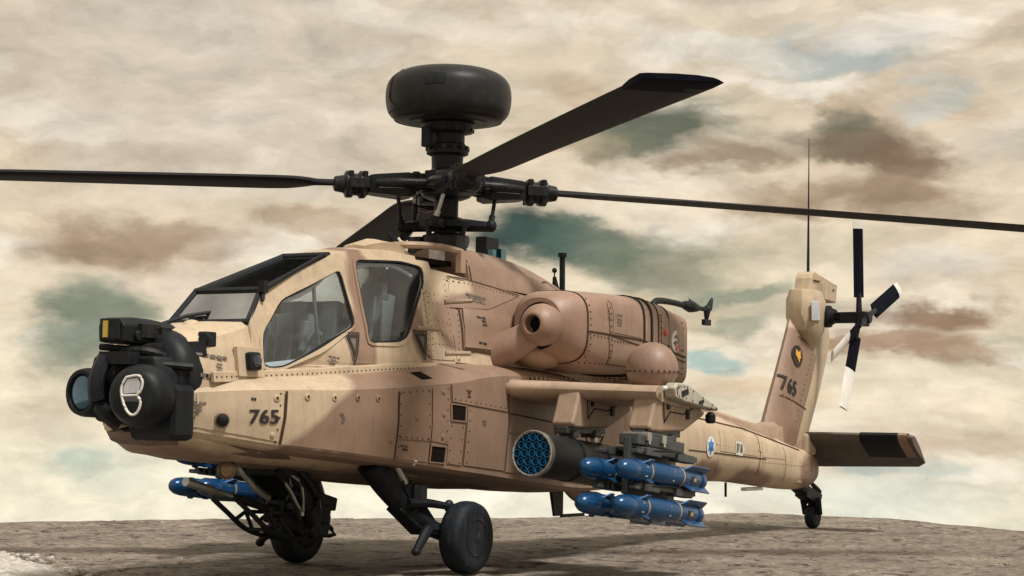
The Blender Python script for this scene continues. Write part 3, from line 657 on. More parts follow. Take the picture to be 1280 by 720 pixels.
# --- cockpit: frame shell, panes, inside
W1 = [(3.497, 1.809), (3.447, 2.103), (3.146, 2.389), (2.215, 2.722), (2.206, 2.229), (3.264, 1.817)]
W2 = [(1.936, 2.832), (1.172, 2.881), (0.841, 2.855), (0.875, 2.706), (1.424, 2.161), (1.569, 2.110), (2.053, 2.080)]
WS_B = (3.58, .42, 2.18); WS_T = (3.335, .35, 2.465); TP_T = (2.28, .25, 2.85)
OUT = [(3.62, 1.76), (3.585, 2.18), (3.345, 2.46), (2.9, 2.625), (2.28, 2.85), (1.9, 2.93), (1.3, 2.975), (.68, 2.95), (.68, 2.6), (.68, 2.25), (.68, 1.93), (1.1, 1.90), (1.6, 1.88), (2.2, 1.84), (3.0, 1.79)]
def side_pt(x, z, s, off=0): return Vector((x, s*(yc(x, z)+off), z))
def canopy_side(s):
    loops = []
    def dens(L, k):
        o = []
        for i in range(len(L)):
            a = Vector(L[i]); b = Vector(L[(i+1) % len(L)]); n = max(1, round((b-a).length/k))
            o += [tuple(a+(b-a)*j/n) for j in range(n)]
        return o
    def rounded(L, r=.07):
        o = []
        for i in range(len(L)):
            p = Vector(L[i]); a = Vector(L[i-1]); b = Vector(L[(i+1) % len(L)])
            ra = min(r, (a-p).length*.4); rb = min(r, (b-p).length*.4); A = p+(a-p).normalized()*ra; Bq = p+(b-p).normalized()*rb
            for t in (0, .5, 1): o.append(tuple(A*(1-t)**2+p*2*t*(1-t)+Bq*t*t))
        return o
    L0 = dens(OUT, .15); L1 = dens(rounded(W1), .15); L2 = dens(rounded(W2), .15)
    allp = L0+L1+L2
    tris = tessellate_polygon([[Vector((a, b, 0)) for a, b in L] for L in (L0, L1, L2)])
    mb = MB(); n = len(allp)
    vs = [side_pt(x, z, s, .014) for x, z in allp]+[side_pt(x, z, s, -.02) for x, z in allp]
    fs = [tuple(t) for t in tris]+[tuple(i+n for i in reversed(t)) for t in tris]
    k = 0
    for L in (L0, L1, L2):
        m = len(L)
        for i in range(m): a = k+i; b = k+(i+1) % m; fs.append((a, b, b+n, a+n))
        k += m
    mb.add(vs, fs); shell = mb.build('canopy_frame', 'body', H, smooth=40)
    # raised rims round each window, dark gasket inside
    for W, nm in ((W1, 'front'), (W2, 'rear')):
        L = dens(rounded(W), .08); ce = Vector((sum(a for a, b in L)/len(L), sum(b for a, b in L)/len(L)))
        def off(L, d): return [tuple(Vector(p)+(Vector(p)-ce).normalized()*d) for p in L]
        A = off(L, .055); B = off(L, .0); m = len(L)
        for (A, B, o0, o1, nm2, mt) in ((off(L, .045), off(L, .008), .012, .026, 'window_rim', 'body'), (off(L, .010), off(L, -.012), .004, .018, 'window_gasket', 'black')):
            mb = MB(); rg = []
            for i in range(m): rg.append([side_pt(*A[i], s, o0), side_pt(*A[i], s, o1), side_pt(*B[i], s, o1), side_pt(*B[i], s, o0)])
            vs = [p for r in rg for p in r]; fs = []
            for i in range(m):
                for j in range(4): a = i*4+j; b = i*4+(j+1) % 4; c = ((i+1) % m)*4+(j+1) % 4; d = ((i+1) % m)*4+j; fs.append((a, b, c, d))
            mb.add(vs, fs); mb.build(nm2, mt, shell, smooth=40)
        L = dens(rounded(W), .12); tr = tessellate_polygon([[Vector((a, b, 0)) for a, b in L]])
        mb = MB(); mb.add([side_pt(x, z, s, .0) for x, z in L], [tuple(t) for t in tr]); mb.build('side_window', 'glass', shell, smooth=60)
    return shell
cf = canopy_side(1); cfr = canopy_side(-1)
mb = MB()   # roof strip
for (x0, z0), (x1, z1) in zip(OUT[4:8], OUT[5:8]):
    ya, yb = yc(x0, z0)+.014, yc(x1, z1)+.014
    mb.add([(x0, ya, z0), (x0, 0, z0+.03), (x0, -ya, z0), (x1, -yb, z1), (x1, 0, z1+.03), (x1, yb, z1)], [(0, 1, 4, 5), (1, 2, 3, 4)])
roof = mb.build('canopy_roof', 'body', H, smooth=40)
MB().rings(half_loft([(1.55, [(0, 2.96), (.10, 2.96), (.12, 3.0), (0, 3.02)]), (1.35, [(0, 2.96), (.16, 2.96), (.18, 3.05), (0, 3.09)]), (1.1, [(0, 2.96), (.18, 2.96), (.20, 3.05), (0, 3.09)]), (.9, [(0, 2.92), (.16, 2.92), (.18, 2.98), (0, 3.02)])], 2)).build('roof_blister', 'sand', roof)
mb = MB(); p = Vector((0.909, 0.050, 3.070)); q = Vector((1.046, 0.050, 3.172)); mb.prism([p+Vector((-.06, -.015, 0)), p+Vector((.06, -.015, 0)), q+Vector((.04, -.015, 0)), q+Vector((-.03, -.015, .01))], (0, .03, 0)); mb.build('blade_antenna', 'black', roof, smooth=0)
mb = MB(); p = Vector((0.665, 0.050, 3.076)); mb.lathe(p-Vector((0, 0, .06)), (0, 0, 1), [(0, .045), (.06, .035), (.12, .012), (.14, .012)], 12); mb.build('small_antenna', 'black', roof)
# windscreen and the sloping top pane
M['glass_top'] = glass('top_window_glass', (.9, .92, .92), .22)
def qpane(name, a, b, n, mat, par):
    A, B2 = Vector(a), Vector(b); vs = [A, B2, Vector((b[0], -b[1], b[2])), Vector((a[0], -a[1], a[2]))]
    mb = MB(); t = Vector((-.004, 0, -.010)); mb.prism(vs, t); return mb.build(name, mat, par, smooth=0)
wsf = MB()
def bar(mb, a, b, w=.035):
    a = Vector(a); b = Vector(b); mb.tube([a, b], w, 4)
for s in (1, -1):
    m_ = lambda P: (P[0], s*P[1], P[2])
    bar(wsf, m_(WS_B), m_(WS_T), .030); bar(wsf, m_(WS_T), m_(TP_T), .028)
for P in (WS_B, WS_T, TP_T): bar(wsf, (P[0], P[1]+.02, P[2]), (P[0], -P[1]-.02, P[2]), .030)
wsfo = wsf.build('windscreen_frame', 'black', H, smooth=0, bevel=.006)
qpane('windscreen', WS_B, WS_T, 0, 'glass_clear', wsfo); qpane('top_window', WS_T, TP_T, 0, 'glass_top', wsfo)
# wipers
mb = MB(); a = Vector((3.875, -0.300, 2.135)); b = Vector((3.439, -0.020, 2.283)); mb.tube([a, (a+b)/2+Vector((.02, 0, .02)), b], [.022, .016, .012], 8); mb.tube([Vector((3.593, -0.200, 2.210)), Vector((3.379, 0.200, 2.257))], .020, 6); mb.lathe(a, (0, 0, 1), [(-.04, .035), (.03, .03)], 12); mb.build('wiper', 'black', wsfo)
mb = MB(); a = Vector((3.350, 0.400, 2.463)); b = Vector((2.515, 0.300, 2.805)); mb.tube([a, b+Vector((0, .02, .0)), Vector((2.338, 0.280, 2.842))], [.020, .016, .012], 8); mb.box(Vector((3.362, 0.400, 2.489)), (.06, .06, .10)); mb.tube([Vector((3.351, 0.400, 2.477)), Vector((3.392, 0.420, 2.366))], .018, 6); mb.build('wiper', 'black', wsfo)
# inside
def seat(x, z):
    mb = MB(); mb.box((x, 0, z+.05), (.42, .44, .10)); mb.box((x-.24, 0, z+.42), (.10, .42, .70), Matrix.Rotation(R(-10), 3, 'Y')); mb.box((x-.30, 0, z+.80), (.09, .24, .16))
    for s in (1, -1): mb.box((x-.18, s*.21, z+.4), (.12, .03, .6)); mb.tube([(x-.18, s*.09, z+.75), (x-.15, s*.08, z+.4), (x, s*.06, z+.12)], .02, 6)
    mb.build('seat', 'seatc', H, smooth=30, bevel=.02)
seat(2.72, 1.55); seat(1.50, 1.80)
for x, z, h in ((3.25, 1.55, .62), (2.22, 1.6, .85)):
    mb = MB(); mb.box((x, 0, z+h/2), (.10, .62, h), Matrix.Rotation(R(-12), 3, 'Y')); d = mb.build('instrument_panel', 'cockpit', H, smooth=0, bevel=.02)
    mb = MB(); [mb.box((x-.06, y, z+h-.15), (.02, .18, .16)) for y in (-.2, 0, .2)]; mb.build('display', 'lens_d', d, smooth=0)
mb = MB(); mb.box((2.05, 0, 2.05), (.04, .80, .5)); mb.build('cockpit_bulkhead', 'cockpit', H, smooth=0); MB().prism([(.74, -.52, 1.9), (.74, .52, 1.9), (.74, .40, 2.4), (.74, .24, 2.85), (.74, -.24, 2.85), (.74, -.40, 2.4)], (-.03, 0, 0)).build('cockpit_bulkhead', 'cockpit', H, smooth=0)
mb = MB(); mb.tube([(2.620, 0.450, 1.937), (2.650, 0.420, 2.248), (2.604, 0.350, 2.530)], .018, 6); mb.tube([(2.709, 0.300, 1.969), (2.480, 0.250, 2.154), (2.405, 0.300, 2.122)], .03, 6); mb.build('grab_rail', 'cockpit', H)
B_u = bvh_of(fuselage, cf, cfr)
# --- upper fuselage skin plates, left and right
ups = [Q((0.910, 2.707), (0.545, 2.786), (0.690, 1.961), (1.096, 1.960)),
       Q((0.503, 2.781), (-0.538, 2.657), (0.135, 2.479), (0.649, 2.478)),
       Q((0.634, 2.464), (0.493, 2.473), (0.525, 2.058), (0.663, 1.962)),
       Q((0.075, 2.451), (-0.456, 2.418), (-0.164, 1.993), (0.135, 2.020)),
       Q((0.957, 2.704), (0.937, 2.690), (1.094, 1.975), (1.212, 2.030))]
for q in ups:
    panel(B_u, q, fuselage, 'body', n=6); panel(B_u, q, fuselage, 'body', n=4, side=-1)
dr = Q((0.479, 2.481), (0.074, 2.475), (0.137, 2.082), (0.556, 2.095))
panel(B_u, dr, fuselage, 'body', name='access_door', n=6, t=.022); panel(B_u, dr, fuselage, 'body', name='access_door', n=5, t=.022, side=-1)
sm = MB()
strip(B_u, [(0.508, 2.487), (0.570, 2.079), (0.136, 2.051)], None, w=.022, t=.012, mb=sm)
strip(B_u, [(0.691, 1.946), (0.204, 1.909), (-0.321, 1.872), (-1.115, 1.848)], None, w=.016, t=.012, mb=sm)
strip(B_u, [(0.531, 2.787), (-0.569, 2.667)], None, w=.014, t=.014, mb=sm)
sm.build('seam', 'seam', fuselage, smooth=0, kind='stuff')
rv = MB()
rivets(B_u, [((0.937, 2.690), (1.124, 1.989)), ((0.868, 2.679), (1.057, 1.992)), ((0.572, 2.753), (0.719, 1.975)), ((0.473, 2.738), (0.635, 1.978)), ((0.537, 2.747), (-0.491, 2.654)),
             ((0.904, 2.509), (0.686, 2.507)), ((0.907, 2.599), (0.689, 2.591)), ((0.898, 2.344), (0.679, 2.325)), ((0.893, 2.209), (0.674, 2.196)), ((0.971, 2.115), (0.671, 2.106))], None, mb=rv, gap=.055, r=.0085, t=.016)
rv.build('rivet', 'seam', fuselage, smooth=60, kind='stuff')
decal(B_u, stencil_block(*(0.407, 2.633), .34, 3, h=.02, gap=.008, tilt=-.12), fuselage, 'stencil', 'stencil')
decal(B_u, stencil_block(*(0.376, 2.403), .14, 1, h=.02)+stencil_block(*(0.331, 2.367), .09, 2), fuselage, 'ink', 'stencil', t=.026)
decal(B_u, stencil_block(*(0.399, 2.163), .14, 1, h=.02, gap=.0, tilt=-.1), fuselage, 'ink', 'stencil', t=.026)
decal(B_u, stencil_block(*(4.237, 1.897), .30, 1, h=.02)+stencil_block(*(4.139, 1.876), .18, 1)+stencil_block(*(4.078, 1.821), .1, 2)+stencil_block(*(4.234, 1.739), .3, 1, h=.03), fuselage, 'stencil', 'stencil')
# rod handles
for (a, b) in (((0.934, 0.620, 2.507), (0.743, 0.800, 2.531)), ((0.994, 0.680, 2.024), (0.831, 0.850, 2.030)), ((1.333, 0.580, 2.246), (1.184, 0.720, 2.237))):
    for s in (1, -1):
        a2 = Vector((a[0], s*a[1], a[2])); b2 = Vector((b[0], s*b[1], b[2])); mb = MB(); mb.tube([a2, a2+(b2-a2)*.15, b2], [.030, .022, .022], 10); mb.build('step_rod', 'pink' if s else 'pink', fuselage)
mb = MB(); mb.tube([(side_pt(*q, 1, -.05)) for q in ((3.142, 2.376), (2.910, 2.425), (2.616, 2.529), (2.395, 2.637))], [.008, .022, .022, .008], 8, 4); mb.build('canopy_rail', 'white', H)
for x, z, l in ((2.95, 1.78, .8), (1.8, 1.98, .6)):
    for s in (1, -1): MB().box((x, s*.40, z), (l, .12, .22), Matrix.Rotation(R(6), 3, 'Y')).build('side_console', 'palegrey', H, smooth=0, bevel=.03)
for x, z in ((2.50, 2.22), (1.24, 2.42)): MB().box((x-.1, 0, z), (.12, .26, .20), Matrix.Rotation(R(-8), 3, 'Y')).build('headrest', 'seatc', H, smooth=0, bevel=.04)
mb = MB(); mb.tube([side_pt(*q, 1, -.08) for q in ((1.911, 2.754), (1.582, 2.817), (1.186, 2.835), (0.927, 2.763))], .02, 8, 4); mb.build('canopy_rail', 'palegrey', H)
# door triangles
def tri(u, bv, parent):
    x, z = u; w = .085; out = [[(x+w, z), (x-w, z), (x, z-.20)]]
    decal(bv, out, parent, 'ink', 'warning_triangle', t=.013)
    decal(bv, [[(x+w*.55, z-.03), (x-w*.55, z-.03), (x, z-.14)]], parent, 'stencil', 'warning_triangle', t=.016)
    e = 1.3; o2 = [(x+w*e, z+.02), (x-w*e, z+.02), (x, z-.245)]; fr = []
    for i in range(3):
        a = Vector(o2[i]); b = Vector(o2[(i+1) % 3]); n = Vector((-(b-a).y, (b-a).x)).normalized()*.007; fr.append([tuple(a+n), tuple(b+n), tuple(b-n), tuple(a-n)])
    decal(bv, fr, parent, 'ink', 'triangle_outline', t=.013)
B_c = bvh_of(cf)
tri((2.298, 2.132), B_c, cf); tri((1.199, 2.201), B_u, fuselage)
decal(B_c, stencil_block(*(2.691, 1.941), .18, 1)+stencil_block(*(2.667, 1.914), .10, 2), cf, 'stencil', 'stencil', t=.02)
decal(B_c, stencil_block(*(3.735, 1.996), .1, 2), cf, 'stencil', 'stencil', t=.02)

# --- chin under the sensor turret
mb = MB(); mb.rings(half_loft([(4.60, [(0, 1.24), (.03, 1.235), (.05, 1.26), (0, 1.28)]), (4.54, [(0, 1.20), (.16, 1.205), (.20, 1.26), (0, 1.30)]), (4.38, [(0, 1.165), (.25, 1.175), (.31, 1.26), (0, 1.32)]), (4.05, [(0, 1.12), (.38, 1.135), (.50, 1.22), (0, 1.34)]), (3.5, [(0, 1.05), (.52, 1.065), (.66, 1.14), (0, 1.3)]), (2.8, [(0, 1.02), (.5, 1.04), (.6, 1.10), (0, 1.2)])], 4))
mb.build('chin_fairing', 'stab', fuselage, smooth=40)  # shade below the nose is painted in by this darker brown

# --- sensor turret on the nose
ty = MB(); ty.rings([[Vector((x, y*w_, z)) for (y, z) in ((-.38, 1.44), (-.28, 1.34), (.30, 1.30), (.42, 1.36), (.44, 1.72), (.38, 1.86), (-.34, 1.86), (-.38, 1.7))] for x, w_ in ((4.15, .95), (4.5, 1.0), (4.62, .86))])
turret = ty.build('sensor_turret', 'black', H, smooth=30, bevel=.03)
MB().lathe((4.02, .12, 1.69), (1, 0, .10), [(0, .28), (.03, .33), (.12, .37), (.30, .375), (.40, .34), (.44, .26), (.44, .1)], 40).build('turret_collar', 'black', turret, smooth=50, bevel=0)
bc = Vector((4.752, 0.360, 1.543)); bd = Vector((.93, .28, .02)).normalized()
mb = MB(); mb.lathe(bc-bd*.22, bd, [(-.03, .10), (.0, .15), (.04, .20), (.12, .236), (.22, .248), (.32, .232), (.38, .195), (.40, .15)], 36); ball = mb.build('night_sensor_drum', 'black', turret, smooth=60)
# window outline, wing-shaped, on the front of the drum
q = bd.to_track_quat('Z', 'Y'); side_v = Vector((-bd.y, bd.x, 0)); upv = Vector((0, 0, 1))
wc = bc+bd*.185+side_v*(-.0)
outl = [(-.05, .135), (.05, .15), (.085, .10), (.07, .03), (.045, .0), (.075, -.05), (.05, -.13), (.0, -.15), (-.05, -.10), (-.085, 0), (-.085, .07)]
pts = [wc+side_v*a+upv*b for a, b in outl]; pts.append(pts[0])
mb = MB(); mb.tube(pts, .011, 6, 3); mb.build('window_outline', 'white', turret)
mb = MB(); mb.add([p-bd*.004 for p in pts[:-1]], [tuple(range(len(pts)-1))]); mb.build('sensor_window', 'lens_d', turret, smooth=0)
mb = MB(); mb.tube([wc+side_v*-.08+upv*-.005+bd*.002, wc+side_v*.05+upv*.0+bd*.002], .009, 6); mb.build('window_bar', 'white', turret)
mb = MB(); up_p = [wc+side_v*a+upv*b+bd*.001 for a, b in ((-.04, .12), (.045, .13), (.07, .09), (.055, .02), (-.07, .01), (-.07, .06))]; mb.add(up_p, [tuple(range(6))]); mb.build('sensor_window', 'palegrey', turret, smooth=0)
# day sensor drum on the far side
dc = Vector((4.575, -0.300, 1.568)); dd = Vector((.98, -.12, .0)).normalized()
mb = MB(); mb.lathe(dc-dd*.22, dd, [(0, .12), (.05, .18), (.16, .20), (.32, .195), (.37, .18), (.37, .15), (.33, .14)], 32); mb.build('day_sensor_drum', 'black', turret, smooth=45)
mb = MB(); mb.lathe(dc+dd*.12, dd, [(0, .142), (.012, .13), (.02, .08)], 28); mb.build('day_sensor_window', 'lens', turret)
# yoke bars and linkage between the drums
mb = MB(); mb.tube([(4.70, -.08, 1.84), (4.80, -.08, 1.66), (4.78, -.06, 1.46), (4.62, 0, 1.34)], [.07, .065, .06, .08], 8); mb.box((4.60, .04, 1.84), (.30, .30, .10)); mb.build('turret_yoke', 'black', turret, smooth=40)
mb = MB(); mb.hexa([(4.60, .10, 1.84), (4.30, .36, 1.78), (4.16, .50, 1.88), (4.50, .20, 1.92), (4.60, .10, 1.92), (4.30, .36, 1.98), (4.16, .48, 2.0), (4.50, .20, 1.97)]); mb.build('turret_bracket', 'black2', turret, smooth=0, bevel=.012)
mb = MB(); mb.tube([(4.66, .05, 1.90), (4.56, .22, 1.90), (4.44, .3, 1.86)], .035, 8); mb.tube([(4.68, -.16, 1.93), (4.60, .18, 1.90)], .028, 8); mb.tube([(4.60, .30, 1.80), (4.36, .52, 1.78)], .03, 8); mb.build('cable', 'black2', turret)
mb = MB(); mb.box((4.47, .31, 1.42), (.24, .50, .44)); mb.build('drum_bracket', 'black', turret, smooth=0, bevel=.05)
# night vision turret on top
mb = MB()
prof = [(-.14, 1.955), (.14, 1.955), (.15, 2.10), (.09, 2.165), (-.09, 2.165), (-.15, 2.10)]
mb.rings([[Vector((x, y*s_+.0, 2.06+(z-2.06)*s2)) for y, z in prof] for x, s_, s2 in ((4.74, .92, .9), (4.60, 1.05, 1.0), (4.40, 1.15, .95), (4.15, 1.25, .7))])
nv = mb.build('night_vision_turret', 'black', turret, smooth=25, bevel=.018)
mb = MB(); mb.box((4.75, 0, 2.065), (.03, .20, .17)); mb.build('sensor_hood', 'black2', turret, smooth=0, bevel=.01)
mb = MB(); mb.box((4.768, -.03, 2.065), (.012, .05, .13)); mb.build('amber_window', 'lens_y', turret, smooth=0)
mb = MB(); mb.box((4.48, .16, 2.06), (.22, .06, .12)); mb.box((4.34, .2, 2.02), (.12, .06, .16)); mb.lathe((4.60, .13, 2.02), (0, 1, 0), [(0, .045), (.05, .045)], 12); mb.build('sensor_cover', 'black2', turret, smooth=30, bevel=.01)
mb = MB()
for k in range(14):
    a = k*.45; mb.lathe((4.27+.46*math.cos(a), .05+.46*math.sin(a), 1.72), (math.cos(a), math.sin(a), 0), [(0, .016), (.016, .014)], 6)
mb.build('rivet', 'black2', turret, smooth=0, kind='stuff')

# --- engine nacelles
def sup(cx, cy, cz, ry, rz, n=2.4, k=32):
    r = []
    for j in range(k):
        a = 2*math.pi*j/k; c, s_ = math.cos(a), math.sin(a)
        r.append(Vector((cx, cy+ry*math.copysign(abs(c)**(2/n), c), cz+rz*math.copysign(abs(s_)**(2/n), s_))))
    return r
NS = [(-.16, .99, 2.37, .262, .25, 2.2), (-.22, .99, 2.37, .30, .285, 2.3), (-.38, .98, 2.36, .365, .335, 2.8), (-.68, .97, 2.335, .42, .375, 3.6), (-1.1, .96, 2.315, .445, .405, 4), (-2.0, .95, 2.32, .45, .41, 4), (-2.6, .94, 2.295, .44, .40, 4.6), (-3.0, .93, 2.25, .43, .39, 5.5), (-3.35, .93, 2.21, .425, .385, 6.5)]
def nx(x): return -.16+(x+.16)*.80
def nacelle(s):
    st = [(nx(a), b, c, d, e, f) for a, b, c, d, e, f in NS]
    fl = cm(st, 3); mb = MB(); mb.rings([sup(f[0], s*f[1], f[2], f[3], f[4], f[5]) for f in fl])
    nc = mb.build('engine_nacelle', 'nacelle', H, smooth=35)
    bv = bvh_of(nc)
    def band(x, w, mat, t, name='band'):
        i = max(k for k in range(len(fl)) if fl[k][0] >= x-1e-6) if x < fl[0][0] else 0
        a = fl[i]; b = fl[min(i+1, len(fl)-1)]; u = 0 if a[0] == b[0] else (a[0]-x)/(a[0]-b[0]); g = [a[q]*(1-u)+b[q]*u for q in range(6)]
        mb = MB(); mb.rings([sup(x+w/2, s*g[1], g[2], g[3]-.01, g[4]-.01, g[5]), sup(x+w/2, s*g[1], g[2], g[3]+t, g[4]+t, g[5]), sup(x-w/2, s*g[1], g[2], g[3]+t, g[4]+t, g[5]), sup(x-w/2, s*g[1], g[2], g[3]-.01, g[4]-.01, g[5])], caps=False)
        mb.build(name, mat, nc, smooth=30)
    band(nx(-.55), .022, 'seam', .006, 'seam_band'); band(nx(-1.98), .028, 'black', .012, 'clamp_band'); band(nx(-2.2), .036, 'black', .014, 'clamp_band'); band(nx(-2.42), .014, 'seam', .007, 'seam_band'); band(nx(-2.75), .014, 'seam', .007, 'seam_band')
    sm = MB()
    strip(bv, [(nx(-.56), 2.30), (nx(-1.98), 2.26), (nx(-3.3), 2.13)], None, w=.018, t=.006, mb=sm, side=s)
    strip(bv, [(nx(-1.05), 2.28), (nx(-3.3), 2.08)], None, w=.012, t=.006, mb=sm, side=s)
    strip(bv, [(nx(-1.05), 2.28), (nx(-1.02), 2.60)], None, w=.012, t=.006, mb=sm, side=s)
    strip(bv, [(nx(-1.02), 2.28), (nx(-1.08), 2.0)], None, w=.012, t=.006, mb=sm, side=s)
    strip(bv, [(nx(-1.4), 2.60), (nx(-1.42), 2.48)], None, w=.03, t=.006, mb=sm, side=s)
    strip(bv, [(nx(-1.75), 2.60), (nx(-1.76), 2.52)], None, w=.022, t=.006, mb=sm, side=s)
    strip(bv, [(nx(-1.35), 2.10), (nx(-1.62), 2.08)], None, w=.024, t=.006, mb=sm, side=s)
    sm.build('seam', 'seam', nc, smooth=0, kind='stuff')
    rv = MB(); rivets(bv, [((nx(-.6), 2.62), (nx(-.62), 2.05)), ((nx(-.6), 2.27), (nx(-1.0), 2.25)), ((nx(-1.08), 2.62), (nx(-1.1), 2.0)), ((nx(-1.1), 2.23), (nx(-1.95), 2.21)), ((nx(-.62), 2.0), (nx(-1.9), 1.98)), ((nx(-2.5), 2.55), (nx(-2.5), 1.95)), ((nx(-3.2), 2.5), (nx(-3.2), 1.95)), ((nx(-2.8), 2.0), (nx(-3.2), 1.95))], None, mb=rv, side=s, gap=.06, r=.008, t=.014)
    rv.build('rivet', 'seam', nc, smooth=0, kind='stuff')
    decal(bv, stencil_block(nx(-1.18), 2.50, .22, 1, s, .02, tilt=-.05)+stencil_block(nx(-1.22), 2.46, .12, 3, s, .02, .008)+stencil_block(nx(-.98), 2.54, .10, 4, s, .01, .02), nc, 'stencil', 'stencil', side=s, t=.01)
    panel(bv, [(nx(-1.12), 2.62), (nx(-1.92), 2.6), (nx(-1.92), 2.28), (nx(-1.12), 2.31)], nc, 'nacelle', name='access_door', side=s, n=8, t=.007)
    panel(bv, [(nx(-1.12), 2.20), (nx(-1.92), 2.18), (nx(-1.92), 1.99), (nx(-1.12), 2.0)], nc, 'nacelle', name='access_door', side=s, n=8, t=.007)
    panel(bv, [(nx(-2.5), 2.56), (nx(-3.25), 2.46), (nx(-3.25), 2.20), (nx(-2.5), 2.26)], nc, 'nacelle', name='access_door', side=s, n=5, t=.007)
    # intake gearbox ball, neck and shaft fairing
    g = Vector((-0.046, 1.100, 2.343)); g.y *= s
    mb = MB(); mb.lathe(g, (1, 0, 0), [(-.30, .14), (-.14, .17), (-.08, .195), (0, .208), (.07, .196), (.13, .165), (.17, .125), (.185, .105), (.18, .088), (.06, .08)], 36); gb = mb.build('nose_gearbox', 'nacelle', nc, smooth=60)
    MB().lathe(g+Vector((.075, 0, 0)), (1, 0, 0), [(0, .084), (.004, .084)], 24).build('gearbox_opening', 'dark', nc, smooth=0)
    MB().lathe(Vector((-.165, s*1.01, 2.345)), (1, 0, 0), [(0, .235), (.008, .228)], 32).build('air_intake', 'dark', nc, smooth=0)
    a = Vector((.05, s*.62, 2.06)); b = Vector((-.10, s*1.03, 2.30)); mb = MB(); mb.tube([a, (a+b)/2+Vector((.02, 0, -.02)), b], [.175, .16, .12], 20); mb.build('shaft_fairing', 'nacelle', nc, smooth=60)
    mb = MB(); c = Vector((-.42, s*.86, 2.07)); mb.ell(c, (.38, .24, .14), 20, 10); mb.build('intake_fairing', 'nacelle', nc, smooth=60)
    # exhaust box end
    mb = MB(); mb.box((nx(-3.36), s*.92, 2.20), (.02, .62, .58)); mb.build('exhaust_outlet', 'dark', nc, smooth=0)
    # red light and round badge
    p, nr = hit(bv, nx(-2.62), 2.37, s); MB().ell(p, (.05, .03, .04), 12, 8).build('position_light', 'red', nc)
    p, nr = hit(bv, nx(-2.98), 2.29, s); bd2 = MB(); bd2.lathe(p, nr, [(0, .115), (.008, .115)], 28); bdg = bd2.build('round_badge', 'white', nc, smooth=0)
    q = nr.to_track_quat('Z', 'Y'); X = Vector((-s, 0, 0)); X = (X-nr*X.dot(nr)).normalized(); Y = nr.cross(X)*(1 if nr.cross(X).z > 0 else -1)
    def flat(mbx, poly, h=.011): mbx.add([p+nr*h+X*a+Y*b for a, b in poly], [tuple(range(len(poly)))])
    m1 = MB(); flat(m1, [(-.07, .03), (.0, .075), (.05, .04), (.01, .03), (-.02, .04)]); flat(m1, [(-.08, -.02), (-.01, .01), (.04, -.01), (-.02, -.05)]); m1.build('badge_bird', 'stencil', nc, smooth=0)
    m1 = MB(); flat(m1, [(-.03, -.095), (.0, -.035), (.045, -.05), (.08, -.03), (.06, -.085), (.02, -.108)]); m1.build('badge_flame', 'red', nc, smooth=0)
    return nc
nL = nacelle(1); nR = nacelle(-1)
# dark tape cable on the side of the nacelle
# --- mast fairing
mb = MB(); mb.rings(half_loft([(.22, [(0, 2.7), (.44, 2.72), (.40, 2.93), (.30, 3.06), (0, 3.11)]), (-.25, [(0, 2.7), (.48, 2.72), (.42, 2.92), (.28, 3.08), (0, 3.14)]), (-.94, [(0, 2.65), (.46, 2.70), (.40, 2.88), (.25, 3.03), (0, 3.09)]), (-1.6, [(0, 2.6), (.42, 2.65), (.34, 2.81), (.2, 2.93), (0, 3.0)]), (-2.2, [(0, 2.5), (.36, 2.55), (.26, 2.70), (.13, 2.80), (0, 2.85)]), (-2.9, [(0, 2.3), (.28, 2.35), (.2, 2.45), (.1, 2.5), (0, 2.53)])], 4))
mf = mb.build('mast_fairing', 'brown', H, smooth=40)
B_m = bvh_of(mf)
sm = MB(); [strip(B_m, [(.19, 2.75), (.20, 3.04)], None, w=.014, t=.006, mb=sm, side=s) for s in (1, -1)]; [strip(B_m, [(-1.3, 2.86), (-1.5, 2.88), (-2.0, 2.72)], None, w=.014, t=.006, mb=sm, side=s) for s in (1, -1)]; sm.build('seam', 'seam', mf, smooth=0, kind='stuff')
# open cowl ahead of the mast
mb = MB()
for s in (1, -1): mb.tube([(.22, s*.33, 3.05), (.55, s*.32, 3.07), (.95, s*.22, 3.06), (1.02, 0, 3.05)], .035, 8); mb.box((.27, s*.36, 2.95), (.09, .06, .22))
cw = mb.build('cowl_lip', 'pink', mf, smooth=40); cw['kind'] = 'stuff'
mb = MB(); mb.box((.58, 0, 2.93), (.62, .50, .05)); mb.build('cowl_floor', 'dark', mf, smooth=0)
mb = MB(); mb.box((.38, .15, 3.0), (.10, .12, .14)); mb.build('white_filter', 'white', mf, smooth=0)

M['wingpaint'] = paint('faded_wing_paint', (.42, .31, .22), .5, amt=.3, dirt=(.08, .05, .035, 1), dirt_amt=.4)
M['stabshade'] = paint('stabilator_shade_brown', (.085, .068, .054), .6, amt=.3, dirt=(.02, .015, .012, 1), dirt_amt=.6)  # base colour darkened to stand in for the stabilator's underside shadow
